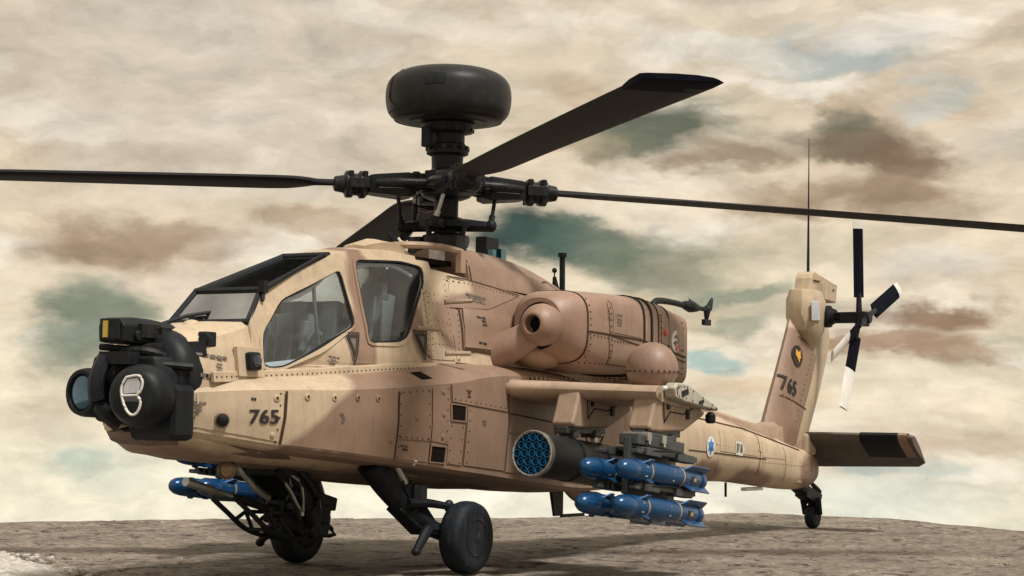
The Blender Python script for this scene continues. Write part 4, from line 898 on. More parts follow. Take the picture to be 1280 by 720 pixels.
# --- stub wings, tips, pylons
def wing(s):
    mb = MB(); rings = []
    for y, le, te, th, z in ((.60, .40, -.85, .20, 1.74), (.95, .36, -.83, .19, 1.73), (1.1, .35, -.82, .185, 1.725), (2.47, .20, -.80, .15, 1.70)):
        c = le-te; r = []
        for t, h in ((1, 0), (.97, .33), (.9, .48), (.7, .56), (.4, .42), (0, .03), (0, -.03), (.4, -.40), (.7, -.5), (.9, -.46), (.97, -.33)):
            x = te+c*t; r.append(Vector((x, s*y, z+th*h-.13*(1-t))))
        rings.append(r)
    mb.rings(rings); wg = mb.build('stub_wing', 'wingpaint', H, smooth=60)
    mb = MB(); pr = [(.06, 1.74), (.0, 1.79), (-.22, 1.785), (-.90, 1.57), (-.88, 1.54), (-.2, 1.61), (.03, 1.65)]
    mb.prism([(x, s*2.475, z) for x, z in pr], (0, s*.12, 0)); tp = mb.build('wing_tip', 'tipgrey', wg, smooth=20, bevel=.025)
    mb = MB()
    for a, b in zip(pr, pr[1:]+pr[:1]):
        for k in range(3):
            t = (k+.5)/3; x = a[0]*(1-t)+b[0]*t; z = a[1]*(1-t)+b[1]*t; cz = 1.70+.20*min(0, (x+.15))*.9; mb.lathe((-.35+(x+.35)*.90, s*2.592, cz+(z-cz)*.62), (0, s, 0), [(0, .011), (.006, .009)], 8)
    mb.build('screw', 'seam', wg, smooth=0, kind='stuff')
    mb = MB(); mb.box((-.15, s*2.598, 1.70), (.14, .008, .05), Matrix.Rotation(R(12), 3, 'Y')); mb.box((-.5, s*2.598, 1.62), (.10, .008, .03), Matrix.Rotation(R(12), 3, 'Y')); mb.build('formation_light', 'black', wg, smooth=0, kind='stuff')
    mb = MB(); mb.lathe((.12, s*2.52, 1.735), (1, s*.15, 0), [(-.03, .022), (.03, .022), (.045, .015)], 12); mb.build('navigation_light', 'white', wg)
    mb = MB(); mb.lathe((-.80, s*2.55, 1.53), (0, 0, -1), [(0, .02), (.03, .05), (.09, .05), (.11, .03)], 12); mb.build('rear_light', 'black', wg)
    dm = Vector((-0.090, 2.280, 1.927)); dm.y *= s
    d = MB().ell(dm, (.245, .245, .242), 36, 20).build('dome_sensor', 'nacelle', wg, smooth=60)
    mb = MB()
    for k in range(26):
        a = 2*math.pi*k/26; mb.lathe(dm+Vector((.243*math.cos(a), .243*math.sin(a), -.035)), (math.cos(a), math.sin(a), 0), [(0, .011), (.01, .008)], 6)
    mb.build('rivet', 'seam', wg, smooth=0, kind='stuff')
    mb = MB(); mb.lathe(dm-Vector((0, 0, .045)), (0, 0, 1), [(0, .236), (0, .245), (.012, .2455), (.012, .236)], 36, caps=False); mb.build('dome_seam', 'brown', wg)
    # fastener row along the root fairing
    mb = MB()
    for k in range(30): mb.lathe((-.1, s*(.75+k*.05), 1.735+.075), (0, 0, 1), [(0, .010), (.03, .008)], 6)
    mb.build('rivet', 'seam', wg, smooth=0, kind='stuff')
    for y, dx, dz in ((1.6, .14, .02), (2.33, 0, 0)):
        pr = [(.13, 1.70), (.20, 1.52), (.27, 1.37), (.22, 1.335), (.05, 1.33), (-.45, 1.34), (-.90, 1.50), (-.88, 1.62)]
        mb = MB(); mb.rings([[Vector((x+dx, s*(y+w2), z+dz)) for x, z in pr] for w2 in (-.118, .118)])
        py = mb.build('pylon', 'pink', wg, smooth=25, bevel=.06, bseg=3)
        mb = MB(); yy = s*(y+.121); P2 = [(.0, 1.62), (-.02, 1.42), (-.14, 1.52), (-.42, 1.50), (-.62, 1.56)]
        for a, b in zip(P2, P2[1:]): mb.tube([(a[0]+dx, yy, a[1]+dz), (b[0]+dx, yy, b[1]+dz)], .006, 5)
        mb.box((-.10+dx, yy, 1.6+dz), (.05, .02, .12)); mb.box((-.5+dx, yy, 1.5+dz), (.05, .03, .09)); mb.build('pylon_cable', 'black', wg, smooth=0, kind='stuff')
        mb = MB(); mb.box((-.1+dx, s*y, 1.315+dz), (.75, .13, .07)); mb.box((.12+dx, s*y, 1.28+dz), (.10, .17, .07)); mb.box((-.3+dx, s*y, 1.28+dz), (.12, .17, .07)); mb.build('store_rack', 'rail', wg, smooth=0, bevel=.01)
    return wg
wL = wing(1); wR = wing(-1)

# --- tail boom
BS = [(-4.6, .44, 1.21, .50), (-5.4, .41, 1.17, .46), (-6.4, .355, 1.115, .41), (-7.3, .305, 1.02, .375), (-8.2, .26, .91, .33), (-8.9, .225, .845, .285), (-9.25, .19, .83, .22), (-9.42, .12, .83, .12), (-9.46, .03, .83, .03)]
mb = MB(); mb.rings([sup(f[0], 0, f[2], f[1], f[3], 2.3) for f in cm(BS, 4)])
boom = mb.build('tail_boom', 'boom', H, smooth=50); B_b = bvh_of(boom)
mb = MB(); mb.rings(half_loft([(-4.5, [(0, 1.55), (.15, 1.6), (.15, 1.76), (.09, 1.80), (0, 1.81)]), (-6.4, [(0, 1.35), (.14, 1.38), (.13, 1.53), (.08, 1.57), (0, 1.58)]), (-7.5, [(0, 1.22), (.14, 1.23), (.125, 1.40), (.08, 1.44), (0, 1.45)]), (-8.1, [(0, 1.1), (.16, 1.12), (.14, 1.42), (.09, 1.50), (0, 1.52)]), (-8.8, [(0, 1.0), (.14, 1.02), (.12, 1.35), (.08, 1.5), (0, 1.52)])], 3))
mb.build('drive_shaft_cover', 'pink', boom, smooth=45)
sm = MB(); strip(B_b, [(-5.0, 1.50), (-6.5, 1.38), (-8.6, 1.10)], None, w=.016, t=.006, mb=sm); strip(B_b, [(-4.6, 1.12), (-7.2, .99)], None, w=.014, t=.006, mb=sm); strip(B_b, [(-6.95, 1.3), (-7.0, .80)], None, w=.014, t=.006, mb=sm); strip(B_b, [(-7.9, 1.14), (-7.95, .70)], None, w=.01, t=.006, mb=sm)
sm.build('seam', 'seam', boom, smooth=0, kind='stuff')
rv = MB(); rivets(B_b, [((-6.9, 1.3), (-6.95, .80)), ((-5.5, 1.18), (-7.0, 1.08)), ((-7.1, .95), (-8.6, .88)), ((-8.7, 1.0), (-8.75, .7))], None, mb=rv, gap=.09, r=.009); rv.build('rivet', 'seam', boom, smooth=0, kind='stuff')
for q in ([(-5.6, 1.36), (-6.9, 1.25), (-6.9, 1.03), (-5.6, 1.1)], [(-7.05, 1.22), (-7.9, 1.12), (-7.9, .98), (-7.05, 1.02)], [(-5.6, 1.02), (-6.9, .96), (-6.9, .82), (-5.6, .85)]):
    panel(B_b, q, boom, 'boom', n=6, t=.006); panel(B_b, q, boom, 'boom', n=4, t=.006, side=-1)
# blue star on a white disc
sx, sz = (-5.295, 1.156)
disc = [(sx+.125*math.cos(k*math.pi/14), sz+.125*math.sin(k*math.pi/14)) for k in range(28)]
for s in (1, -1):
    decal(B_b, [disc], boom, 'white', 'roundel', side=s, t=.010)
    tr = lambda o: [(sx+.105*math.cos(R(o+k*120)), sz+.105*math.sin(R(o+k*120))) for k in range(3)]
    decal(B_b, [tr(90), tr(270)], boom, 'markblue', 'roundel_star', side=s, t=.013)
ax_, az_ = (-6.243, 1.136)
decal(B_b, [[(ax_+.14, az_+.09), (ax_-.09, az_+.07), (ax_-.17, az_-.02), (ax_-.09, az_-.10), (ax_+.14, az_-.08)]], boom, 'white', 'rescue_arrow', t=.010)
decal(B_b, [[(ax_+.11, az_+.06), (ax_+.0, az_+.05), (ax_+.05, az_-.05), (ax_+.11, az_-.055)], [(ax_-.03, az_+.05), (ax_-.09, az_+.045), (ax_-.09, az_-.06), (ax_-.0, az_-.05)]], boom, 'stencil', 'arrow_print', t=.013)
mb = MB(); mb.box((-8.695, 0.200, 0.891), (.12, .02, .04)); mb.build('small_vent', 'black', boom, smooth=0)
mb = MB(); mb.tube([(-6.630, 0.000, 0.689), (-6.635, 0.000, 0.505)], .018, 6); mb.build('antenna_stub', 'black', boom)
mb = MB(); mb.box((-7.451, 0.000, 0.592), (.55, .08, .045)); mb.build('belly_antenna', 'white', boom, smooth=0, bevel=.01)
p = Vector((-8.552, 0.180, 0.675)); mb = MB(); mb.ell(p, (.13, .03, .04), 12, 8); mb.build('tail_light', 'pink', boom)
mb = MB(); mb.ell((-8.344, 0.160, 1.066), (.14, .05, .03), 12, 8); mb.build('tie_down', 'brown', boom)
# --- fin
FIN = [(1.15, -7.65, -9.15, .155), (1.55, -7.86, -9.40, .15), (2.1, -8.20, -9.76, .14), (2.6, -8.50, -10.02, .13), (2.85, -8.64, -10.08, .128), (3.3, -8.86, -9.85, .12)]
def finpr(z, le, te, th, cut0=0., cut1=1.):
    c = te-le; L = []; 
    S = [(0, .0), (.03, .45), (.12, .85), (.3, 1.0), (.55, .95), (.72, .80), (1., .08)]
    def hh(t):
        for (a, p), (b, q) in zip(S, S[1:]):
            if a <= t <= b: return p+(q-p)*(t-a)/(b-a)
    ts = [cut0+(cut1-cut0)*k/9 for k in range(10)]
    if cut0 == 0: ts = [0, .015, .05, .12, .2, .3, .4, .5, .6, cut1]
    up_ = [Vector((le+c*t, th*hh(t), z-.10*t)) for t in ts]; dn = [Vector((le+c*t, -th*hh(t), z-.10*t)) for t in reversed(ts)]
    return up_+dn
mb = MB(); mb.rings([finpr(*f, 0, .58) for f in cm(FIN, 3)]); fin = mb.build('tail_fin', 'fin', H, smooth=40)
mb = MB(); mb.rings([finpr(*f, .592, 1.0) for f in cm(FIN, 3)]); rud = mb.build('fin_trailing_edge', 'sand', fin, smooth=40)
B_v = bvh_of(fin, rud)
text_decal(B_v, '765', *(-8.160, 1.938), .29, fin, 'ink', tilt=-.28, sx=.90, bold=.012)
ex, ez = (-8.642, 2.390)
decal(B_v, [[(ex+.135*math.cos(k*math.pi/12), ez+.145*math.sin(k*math.pi/12)) for k in range(24)]], fin, 'ink', 'round_emblem', t=.018)
decal(B_v, [[(ex+.07, ez+.02), (ex+.04, ez+.09), (ex-.01, ez+.05), (ex-.06, ez+.08), (ex-.05, ez), (ex-.07, ez-.04), (ex-.02, ez-.03), (ex-.03, ez-.10), (ex+.02, ez-.05)]], fin, 'yellow', 'emblem_bird', t=.026)
sm = MB(); strip(B_v, [(-8.13, 1.84), (-8.95, 1.66)], None, w=.014, t=.005, mb=sm); strip(B_v, [(-8.7, 2.66), (-9.2, 2.52)], None, w=.014, t=.005, mb=sm); sm.build('seam', 'seam', fin, smooth=0, kind='stuff')
rv = MB(); rivets(B_v, [((-8.55, 1.5), (-9.2, 2.5)), ((-8.2, 1.85), (-8.8, 1.70))], None, mb=rv, gap=.08, r=.010); rv.build('rivet', 'seam', fin, smooth=0, kind='stuff')
# tail gearbox housing, top cap, pale patch
hc = Vector((-9.04, .08, 2.98))
mb = MB(); mb.rings([sup(0, 0, 0, 1, 1, 3.0, 20) and [Vector((p.y*a+hc.x+dx, p.z*b+hc.y, z)) for p in sup(0, 0, 0, 1, 1, 2.8, 20)] for z, a, b, dx in ((2.50, .06, .04, -.12), (2.62, .22, .12, -.08), (2.75, .34, .19, -.03), (2.95, .39, .22, 0), (3.18, .38, .22, 0), (3.32, .33, .17, .02))]); gh = mb.build('gearbox_housing', 'sand', fin, smooth=40, bevel=.01)
mb = MB(); mb.rings([[Vector((x0, -.10, z)), Vector((x0, .14, z)), Vector((x1, .16, z2)), Vector((x1, -.10, z2))] for z, z2, x0, x1 in ((3.26, 3.20, -9.02, -9.96), (3.50, 3.40, -9.08, -10.0), (3.56, 3.47, -9.12, -10.02), (3.60, 3.46, -9.20, -9.96))]); mb.build('fin_cap', 'sand', fin, smooth=0, bevel=.02)
mb = MB(); mb.box((-9.25, .13, 3.47), (.22, .06, .012)); mb.box((-9.85, .15, 3.38), (.06, .04, .012)); mb.build('cap_slot', 'seam', fin, smooth=0, kind='stuff')
mb = MB(); mb.box((-8.86, .298, 3.02), (.28, .02, .27), Matrix.Rotation(R(3), 3, 'Y')); mb.build('pale_patch', 'palegrey', fin, smooth=0, bevel=.01)
mb = MB(); mb.lathe((-9.30, 0, 3.55), (0, 0, 1), [(0, .03), (.08, .022), (1.0, .012), (1.95, .005)], 8); mb.build('whip_antenna', 'black', fin)
# --- stabilator
def stab():
    mb = MB(); pr = []
    ang = R(-33)
    for y, ch, x0 in ((-1.62, .62, -.06), (-1.5, .78, 0), (-.1, .84, 0), (.1, .84, 0), (1.5, .78, 0), (1.62, .62, -.06)):
        r = []
        for t, h in ((0, 0), (.03, .045), (.15, .07), (.5, .06), (1, .006), (1, -.006), (.5, -.045), (.15, -.055), (.03, -.035)):
            X = -t*ch+x0; r.append(Vector((-9.02+X*math.cos(ang)-h*math.sin(ang)*-1, y, 1.33+X*-math.sin(ang)*1+h*math.cos(ang))))
        pr.append(r)
    mb.rings(pr); st = mb.build('stabilator', 'stabshade', H, smooth=50)
    return st
st = stab()
# dark anti-abrasion boot on the leading edge
ang = R(-33)
def le_boot(y0, y1, mat, nm, g=.006):
    mb = MB(); rr = []
    for y in (y0, y1):
        r = []
        for t, h in ((.62, .056), (.15, .07), (.03, .045), (0, 0), (.03, -.035), (.15, -.055), (.62, -.036)):
            X = -t*.80; hh = h+math.copysign(g, h) if h else 0; X += g if t < .05 else 0
            r.append(Vector((-9.02+X*math.cos(ang)+hh*math.sin(ang), y, 1.33-X*math.sin(ang)+hh*math.cos(ang))))
        rr.append(r)
    mb.rings(rr, caps=False, closed=False); mb.build(nm, mat, st, smooth=50)
le_boot(.88, 1.42, 'black', 'erosion_boot'); le_boot(-1.42, -.88, 'black', 'erosion_boot'); le_boot(1.43, 1.56, 'brown', 'tip_band', .004)
MB().box((-9.12, 0, 1.18), (.36, .30, .30)).build('stabilator_mount', 'sand', H, smooth=0, bevel=.04)
# --- tail rotor
hub = Vector((-9.36, .74, 2.95))
mb = MB(); mb.lathe((-9.34, .16, 2.97), (0, 1, 0), [(0, .13), (.08, .155), (.16, .155), (.18, .12), (.24, .10)], 20); mb.lathe((-9.36, .40, 2.96), (0, 1, 0), [(0, .06), (.42, .06)], 14); mb.build('tail_rotor_shaft', 'black', H, smooth=35)
mb = MB(); mb.box(hub+Vector((0, -.06, 0)), (.15, .40, .13)); mb.box(hub+Vector((0, .06, -.02)), (.20, .12, .20)); mb.lathe(hub+Vector((0, .0, 0)), (0, 1, 0), [(0, .10), (.17, .08)], 12)
for z in (.06, -.06): mb.tube([hub+Vector((.05, -.32, z)), hub+Vector((.07, .1, z))], .022, 6)
trh = mb.build('tail_rotor', 'black', H, smooth=30, bevel=.012)
for k, (ang_, yo, lg, root) in enumerate(((87, .0, .55, .2), (294, .0, .55, .2), (159, .11, .55, .2), (335, .11, .3, .2))):
    a = R(ang_); d = Vector((math.cos(a), 0, math.sin(a))); tn = Vector((-math.sin(a), 0, math.cos(a)))
    pitch = R(-18) if ang_ == 294 else R(18); c_ = (tn*math.cos(pitch)+Vector((0, math.sin(pitch), 0))); nn = d.cross(c_)
    def tb(r0, r1, mat, nm, par, ch=.108):
        rr = []
        for r in (r0, r1):
            w2 = ch*(1 if r < 1.37 else .9)
            rr.append([hub+Vector((0, yo, 0))+d*r+c_*(w2*t)+nn*(h*.02) for t, h in ((1, 0), (.6, .9), (-.2, .9), (-1, .1), (-1, -.1), (-.2, -.9), (.6, -.9))])
        mb = MB(); mb.rings(rr); return mb.build(nm, mat, par, smooth=40)
    split = {87: 1.24, 294: .80, 159: 1.26, 335: .75}[ang_]
    b1 = tb(.28, split, 'tip', 'tail_rotor_blade', trh); tb(split, 1.39, 'white', 'blade_tip', trh)
    mb = MB(); mb.tube([hub+Vector((0, yo, 0)), hub+Vector((0, yo, 0))+d*.34], [.05, .035], 8); mb.build('blade_grip', 'black2', trh)
# --- tail wheel
def wheel(parent, c, r, wd, name='tyre'):
    c = Vector(c); pr = [(-wd/2, r*.52), (-wd/2, r*.70), (-wd*.50, r*.84), (-wd*.40, r*.94), (-wd*.2, r*.99), (0, r), (wd*.2, r*.99), (wd*.40, r*.94), (wd*.50, r*.84), (wd/2, r*.70), (wd/2, r*.52)]
    t = MB().lathe(c, (0, 1, 0), pr, 40).build(name, 'rubber', parent, smooth=60)
    mb = MB(); mb.lathe(c, (0, 1, 0), [(-wd*.50, r*.46), (-wd*.50, r*.54), (wd*.50, r*.54), (wd*.53, r*.50), (wd*.50, r*.46), (wd*.18, r*.42), (wd*.14, r*.2), (wd*.50, r*.17), (wd*.54, r*.08)], 28); mb.build('wheel_rim', 'black2', parent, smooth=35)
    mb = MB()
    for k in range(6):
        a = k*math.pi/3
        for s in (1, -1): mb.lathe(c+Vector((math.cos(a)*r*.33, s*wd*.34, math.sin(a)*r*.33)), (0, s, 0), [(0, r*.05), (wd*.12, r*.045)], 6)
    mb.build('wheel_bolt', 'black2', parent, smooth=0, kind='stuff')
mb = MB(); mb.tube([(-8.85, 0, .66), (-9.0, 0, .60), (-9.30, 0, .50), (-9.46, 0, .38)], [.10, .11, .08, .06], 10); mb.tube([(-8.75, .02, .60), (-9.2, .05, .55)], .05, 6); mb.hexa([(-9.10, -.09, .46), (-9.10, .09, .46), (-9.50, .10, .34), (-9.50, -.10, .34), (-9.12, -.09, .62), (-9.12, .09, .62), (-9.62, .10, .48), (-9.62, -.10, .48)])
for s in (1, -1): mb.tube([(-9.44, s*.11, .42), (-9.52, s*.11, .20)], [.05, .04], 8)
mb.tube([(-9.5, 0, .62), (-9.72, .02, .50), (-9.74, .02, .38)], [.03, .04, .015], 6)
tg = mb.build('tail_gear', 'black', H, smooth=30, bevel=0); wheel(tg, (-9.53, 0, .175), .178, .13)

# --- main rotor
mb = MB(); mb.lathe((0, 0, 3.0), (0, 0, 1), [(0, .17), (.12, .17), (.14, .12), (.95, .12)], 24); mast = mb.build('rotor_mast', 'black', H, smooth=35)
mb = MB(); mb.lathe((0, 0, 3.12), (0, 0, 1), [(0, .22), (.06, .24), (.12, .24), (.14, .16)], 28); mb.box((.17, .2, 3.15), (.2, .2, .15)); mb.box((.1, -.24, 3.15), (.22, .16, .15)); mb.build('mast_base', 'black2', mast, smooth=30, bevel=.012)
mb = MB(); mb.lathe((0, 0, 3.30), (0, 0, 1), [(0, .22), (.02, .27), (.08, .27), (.10, .20), (.12, .16)], 28)
for k in range(4):
    a = R(20+90*k); mb.tube([(0, 0, 3.36), (.46*math.cos(a), .46*math.sin(a), 3.33)], [.075, .05], 8); mb.ell((.46*math.cos(a), .46*math.sin(a), 3.34), (.06, .06, .065), 10, 6)
sw = mb.build('swashplate', 'black', mast, smooth=35)
for k in range(4):
    a = R(20+90*k); b = R(45+90*k-11); p0 = Vector((.46*math.cos(a), .46*math.sin(a), 3.36)); p1 = Vector((.50*math.cos(b), .50*math.sin(b), 3.74)); d = p1-p0
    mb = MB(); mb.tube([p0, p0+d*.22], .032, 8); mb.tube([p0+d*.2, p0+d*.8], .020, 8); mb.tube([p0+d*.78, p1], .034, 8); mb.build('pitch_link', 'steel' if k % 2 == 0 else 'black2', mast)
mb = MB()
for a, r_, z0, z1 in ((-20, .20, 3.1, 3.34), (70, .22, 3.1, 3.34), (200, .2, 3.1, 3.34)): mb.tube([(r_*math.cos(R(a)), r_*math.sin(R(a)), z0), (r_*1.2*math.cos(R(a+8)), r_*1.2*math.sin(R(a+8)), z1)], .03, 8)
mb.build('control_rod', 'black2', mast, kind='stuff')
mb = MB(); mb.tube([(0.225, -0.350, 3.225), (-0.013, -0.400, 3.371), (-0.033, -0.400, 3.584)], [.05, .03, .02], 8); mb.tube([(-0.037, -0.400, 3.479), (-0.034, -0.400, 3.576)], .035, 8); mb.build('scissor_link', 'black2', mast)
mb = MB(); mb.lathe((0, 0, 3.60), (0, 0, 1), [(0, .16), (.03, .24), (.07, .26), (.09, .20), (.17, .18), (.19, .26), (.23, .27), (.26, .2), (.32, .15)], 32)
for k in range(4):
    a = R(45+90*k); q = Matrix.Rotation(a, 3, 'Z')
    mb.box(q @ Vector((.26, 0, 3.70)), (.26, .30, .06), q); mb.box(q @ Vector((.26, 0, 3.82)), (.26, .26, .05), q)
    mb.lathe(q @ Vector((.33, .10, 3.66)), (0, 0, 1), [(0, .04), (.20, .04)], 8); mb.lathe(q @ Vector((.33, -.10, 3.66)), (0, 0, 1), [(0, .04), (.20, .04)], 8)
    qa = Matrix.Rotation(a+R(45), 3, 'Z'); mb.box(qa @ Vector((.24, 0, 3.78)), (.12, .14, .18), qa)
hubo = mb.build('rotor_hub', 'black2', H, smooth=30, bevel=.01)
def rot_blade(k):
    a = R(45+90*k); er = Vector((math.cos(a), math.sin(a), 0)); et = Vector((-math.sin(a), math.cos(a), 0)); ez = Vector((0, 0, 1))
    zc = lambda r: 3.735-.018*r-.0009*r*r
    def ringat(r, le, te, th, pt):
        c, s_ = math.cos(pt), math.sin(pt); out = []
        for t, h in ((0, 0), (.03, .42), (.12, .72), (.3, .85), (.6, .6), (1, .06), (1, -.06), (.6, -.35), (.3, -.5), (.12, -.48), (.03, -.3)):
            x = le+(te-le)*t; y = h*th; out.append(er*r+et*(x*c-y*s_)+ez*(zc(r)+x*s_+y*c))
        return out
    P = R(5)
    st_ = [(1.12, .05, -.05, .05, P), (1.3, .07, -.08, .05, P), (1.45, .17, -.20, .052, P), (1.75, .24, -.29, .05, P), (3.0, .245, -.30, .048, P*.7), (4.2, .255, -.295, .045, P*.4), (5.4, .265, -.29, .042, P*.2), (6.9, .275, -.285, .040, 0), (7.12, .275, -.285, .034, 0)]
    mb = MB(); mb.rings([ringat(*f) for f in cm(st_, 3)]); bl = mb.build('rotor_blade', 'blade', H, smooth=50)
    # the tip cap stands a little proud of the blade, full depth at the trailing edge
    def capring(r, le, te, up_h, dn):
        out = []
        for t, h in ((0, 0), (.08, .55), (.3, .95), (.6, 1), (.97, .75), (1, .7), (1, -dn), (.5, -dn), (.1, -dn*.8)):
            x = le+(te-le)*t; out.append(er*r+et*x+ez*(zc(7.1)+h*up_h*(1 if h > 0 else 1/up_h*.02)))
        return out
    mb = MB(); mb.rings([capring(*f) for f in ((6.95, .275, -.285, .015, .9), (7.10, .285, -.285, .035, 1), (7.30, .285, -.280, .040, 1), (7.38, .22, -.265, .025, .7))]); mb.build('blade_tip', 'tip', bl, smooth=50)
    mb = MB()
    for r in (1.98,): pass
    # cuff, damper housing and clamp
    q = Matrix((er, et, ez)).transposed()
    mb.rings([[q @ Vector((r, y, 3.72+z)) for y, z in ((-w_, -h_), (w_, -h_), (w_*1.05, 0), (w_, h_), (-w_, h_), (-w_*1.05, 0))] for r, w_, h_ in ((.34, .17, .10), (.42, .20, .12), (.74, .15, .095), (.80, .12, .085))])
    cuff = mb.build('blade_cuff', 'black', bl, smooth=25, bevel=.012)
    mb = MB(); c0 = q @ Vector((.80, 0, 3.715)); mb.lathe(c0, er, [(0, .10), (.03, .135), (.08, .14), (.10, .11), (.14, .11), (.16, .135), (.22, .135), (.24, .09), (.33, .075), (.34, .055)], 14)
    for s in (1, -1):
        mb.box(q @ Vector((.90, s*.13, 3.72)), (.20, .06, .10), q); mb.lathe(q @ Vector((.84, s*.11, 3.60)), (0, 0, 1), [(0, .03), (.24, .03)], 8); mb.lathe(q @ Vector((.98, s*.10, 3.60)), (0, 0, 1), [(0, .03), (.24, .03)], 8)
    mb.build('blade_clamp', 'black2', bl, smooth=30, bevel=.006)
    mb = MB()
    for s in (1, -1):
        for r_ in (.44, .56, .68): mb.lathe(q @ Vector((r_, s*.19*(1.18-.3*r_), 3.72)), q @ Vector((0, s, 0)), [(0, .020), (.018, .017)], 6)
        for z_ in (3.80, 3.64): mb.tube([q @ Vector((.40, s*.16, z_)), q @ Vector((.76, s*.125, z_+(-.012 if z_ > 3.7 else .012)))], .010, 5)
        mb.box(q @ Vector((.58, s*.178, 3.72)), (.26, .012, .085), q @ Matrix.Rotation(-s*.13, 3, 'Z'))
    mb.build('cuff_fitting', 'steel' if k % 2 else 'rail', bl, smooth=0, kind='stuff')
    mb = MB(); 
    for s in (1, -1): mb.tube([q @ Vector((.22, s*.22, 3.74)), q @ Vector((.5, s*.23, 3.73)), q @ Vector((.74, s*.18, 3.72))], [.045, .05, .035], 8)
    mb.build('lag_damper', 'black2', bl, smooth=50)
    mb = MB(); mb.tube([q @ Vector((.36, -.26, 3.72)), q @ Vector((.40, -.12, 3.66)), q @ Vector((.50, -.10, 3.74))], [.03, .035, .03], 6); mb.tube([q @ Vector((.40, .1, 3.83)), q @ Vector((.62, .05, 3.82))], .018, 6); mb.build('pitch_horn', 'black2', bl)
for k in range(4): rot_blade(k)
# --- radar dome on the mast
mb = MB(); mb.lathe((0, 0, 3.90), (0, 0, 1), [(0, .13), (.01, .155), (.14, .16), (.16, .21), (.20, .21), (.21, .19), (.25, .19), (.27, .17), (.36, .17), (.38, .25), (.46, .27), (.49, .22)], 32); rm = mb.build('radar_mount', 'black', H, smooth=30)
mb = MB()
for k in range(14):
    a = 2*math.pi*k/14; mb.lathe((.20*math.cos(a), .20*math.sin(a), 4.115), (math.cos(a), math.sin(a), 0), [(0, .028), (.02, .026)], 8); mb.lathe((.235*math.cos(a), .235*math.sin(a), 4.30), (math.cos(a), math.sin(a), 0), [(0, .024), (.03, .02)], 6)
mb.build('mount_bolt', 'black2', rm, smooth=0, kind='stuff')
mb = MB(); c = Vector((0.294, -0.050, 4.202)); mb.box(c, (.09, .09, .20)); mb.build('electronics_box', 'black', rm, smooth=0, bevel=.01)
mb = MB(); mb.lathe((0, 0, 3.86), (0, 0, 1), [(0, .12), (.05, .13)], 24); mb.build('shiny_collar', 'steel', rm)
pr = [(-.255, .30), (-.275, .42), (-.255, .53), (-.19, .600), (-.09, .628), (.02, .630), (.12, .605), (.20, .53), (.25, .40), (.27, .22), (.275, .02)]
pr = cm(pr, 4)
mb = MB(); mb.lathe((0, 0, 4.655), (0, 0, 1), [(z, r) for z, r in pr], 96); rd = mb.build('radar_dome', 'radome', H, smooth=60)
mb = MB(); mb.lathe((0, 0, 4.37), (0, 0, 1), [(0, .24), (.0, .40), (.035, .42), (.04, .2)], 40); mb.build('dome_base_ring', 'black', rd)
az0 = R(33.4)
def dome_pt(a, z, off=.0):
    for (z0, r0), (z1, r1) in zip(pr, pr[1:]):
        if z0 <= z <= z1: r = r0+(r1-r0)*(z-z0)/(z1-z0); break
    return Vector(((r+off)*math.cos(a), (r+off)*math.sin(a), 4.655+z))
mb = MB()   # hatch plate on the dome
a0 = az0-R(12); g = [[dome_pt(a0+R(-9)+R(18)*i/5, .02+.11*j/4, .006) for i in range(6)] for j in range(5)]
mb.rings(g, caps=False, closed=False); mb.build('dome_hatch', 'black', rd)
mb = MB(); pts = [dome_pt(az0-R(66), z, .004) for z in (.22, .12, .0, -.1)]+[dome_pt(az0-R(58), -.16, .004)]; mb.tube(pts, .007, 5); mb.tube([dome_pt(az0-R(86)+R(6)*k, -.2+.0*k, .003) for k in range(6)], .006, 5); mb.build('seam', 'seam', rd, smooth=0, kind='stuff')
mb = MB(); mb.tube([dome_pt(az0+R(12)*k, -.253, .002) for k in range(30)], .010, 5, 2); mb.build('dome_rim_seam', 'black', rd)

# --- main landing gear
def gear(s):
    m_ = lambda x, y, z: Vector((x, s*y, z))
    mb = MB(); mb.tube([m_(2.08, .62, 1.02), m_(1.86, .66, .80), m_(1.68, .70, .64)], [.13, .115, .10], 12)
    mb.hexa([m_(1.80, .60, .60), m_(1.80, .76, .60), m_(1.42, .80, .36), m_(1.42, .62, .36), m_(1.55, .60, .78), m_(1.55, .76, .78), m_(1.28, .80, .50), m_(1.28, .62, .50)])
    mb.tube([m_(1.62, .70, .60), m_(1.36, .74, .45), m_(1.03, .80, .34)], [.10, .085, .07], 10)
    g = mb.build('landing_gear', 'black', H, smooth=35, bevel=.012)
    mb = MB(); mb.tube([m_(1.78, .68, 1.0), m_(1.66, .72, .80)], .050, 12); mb.build('shock_strut', 'steel', g)
    mb = MB(); mb.box(m_(1.56, .72, .72), (.20, .22, .22)); mb.tube([m_(1.68, .72, .84), m_(1.62, .72, .74)], .075, 10); mb.build('strut_knuckle', 'black2', g, smooth=30, bevel=.03)
    mb = MB(); mb.tube([m_(1.74, .80, .66), m_(1.45, .82, .655), m_(1.16, .84, .62)], [.045, .04, .032], 8); mb.ell(m_(1.13, .84, .62), (.06, .045, .06), 10, 8); mb.build('drag_link', 'black', g)
    mb = MB(); mb.tube([m_(1.16, .80, .40), m_(1.42, .84, .42), m_(1.52, .86, .40), m_(1.70, .88, .245)], [.045, .045, .05, .035], 8); mb.ell(m_(1.71, .88, .235), (.05, .045, .04), 10, 6); mb.build('step', 'black', g)
    mb = MB(); mb.tube([m_(1.80, .78, .86), m_(1.70, .80, .7), m_(1.5, .79, .52), m_(1.2, .80, .4)], .012, 6); mb.build('brake_hose', 'rubber', g)
    wheel(g, m_(1.03, .97, .338), .333, .235)
    mb = MB(); mb.tube([m_(1.03, .75, .335), m_(1.03, 1.02, .335)], .05, 10); mb.build('axle', 'black2', g)
    return g
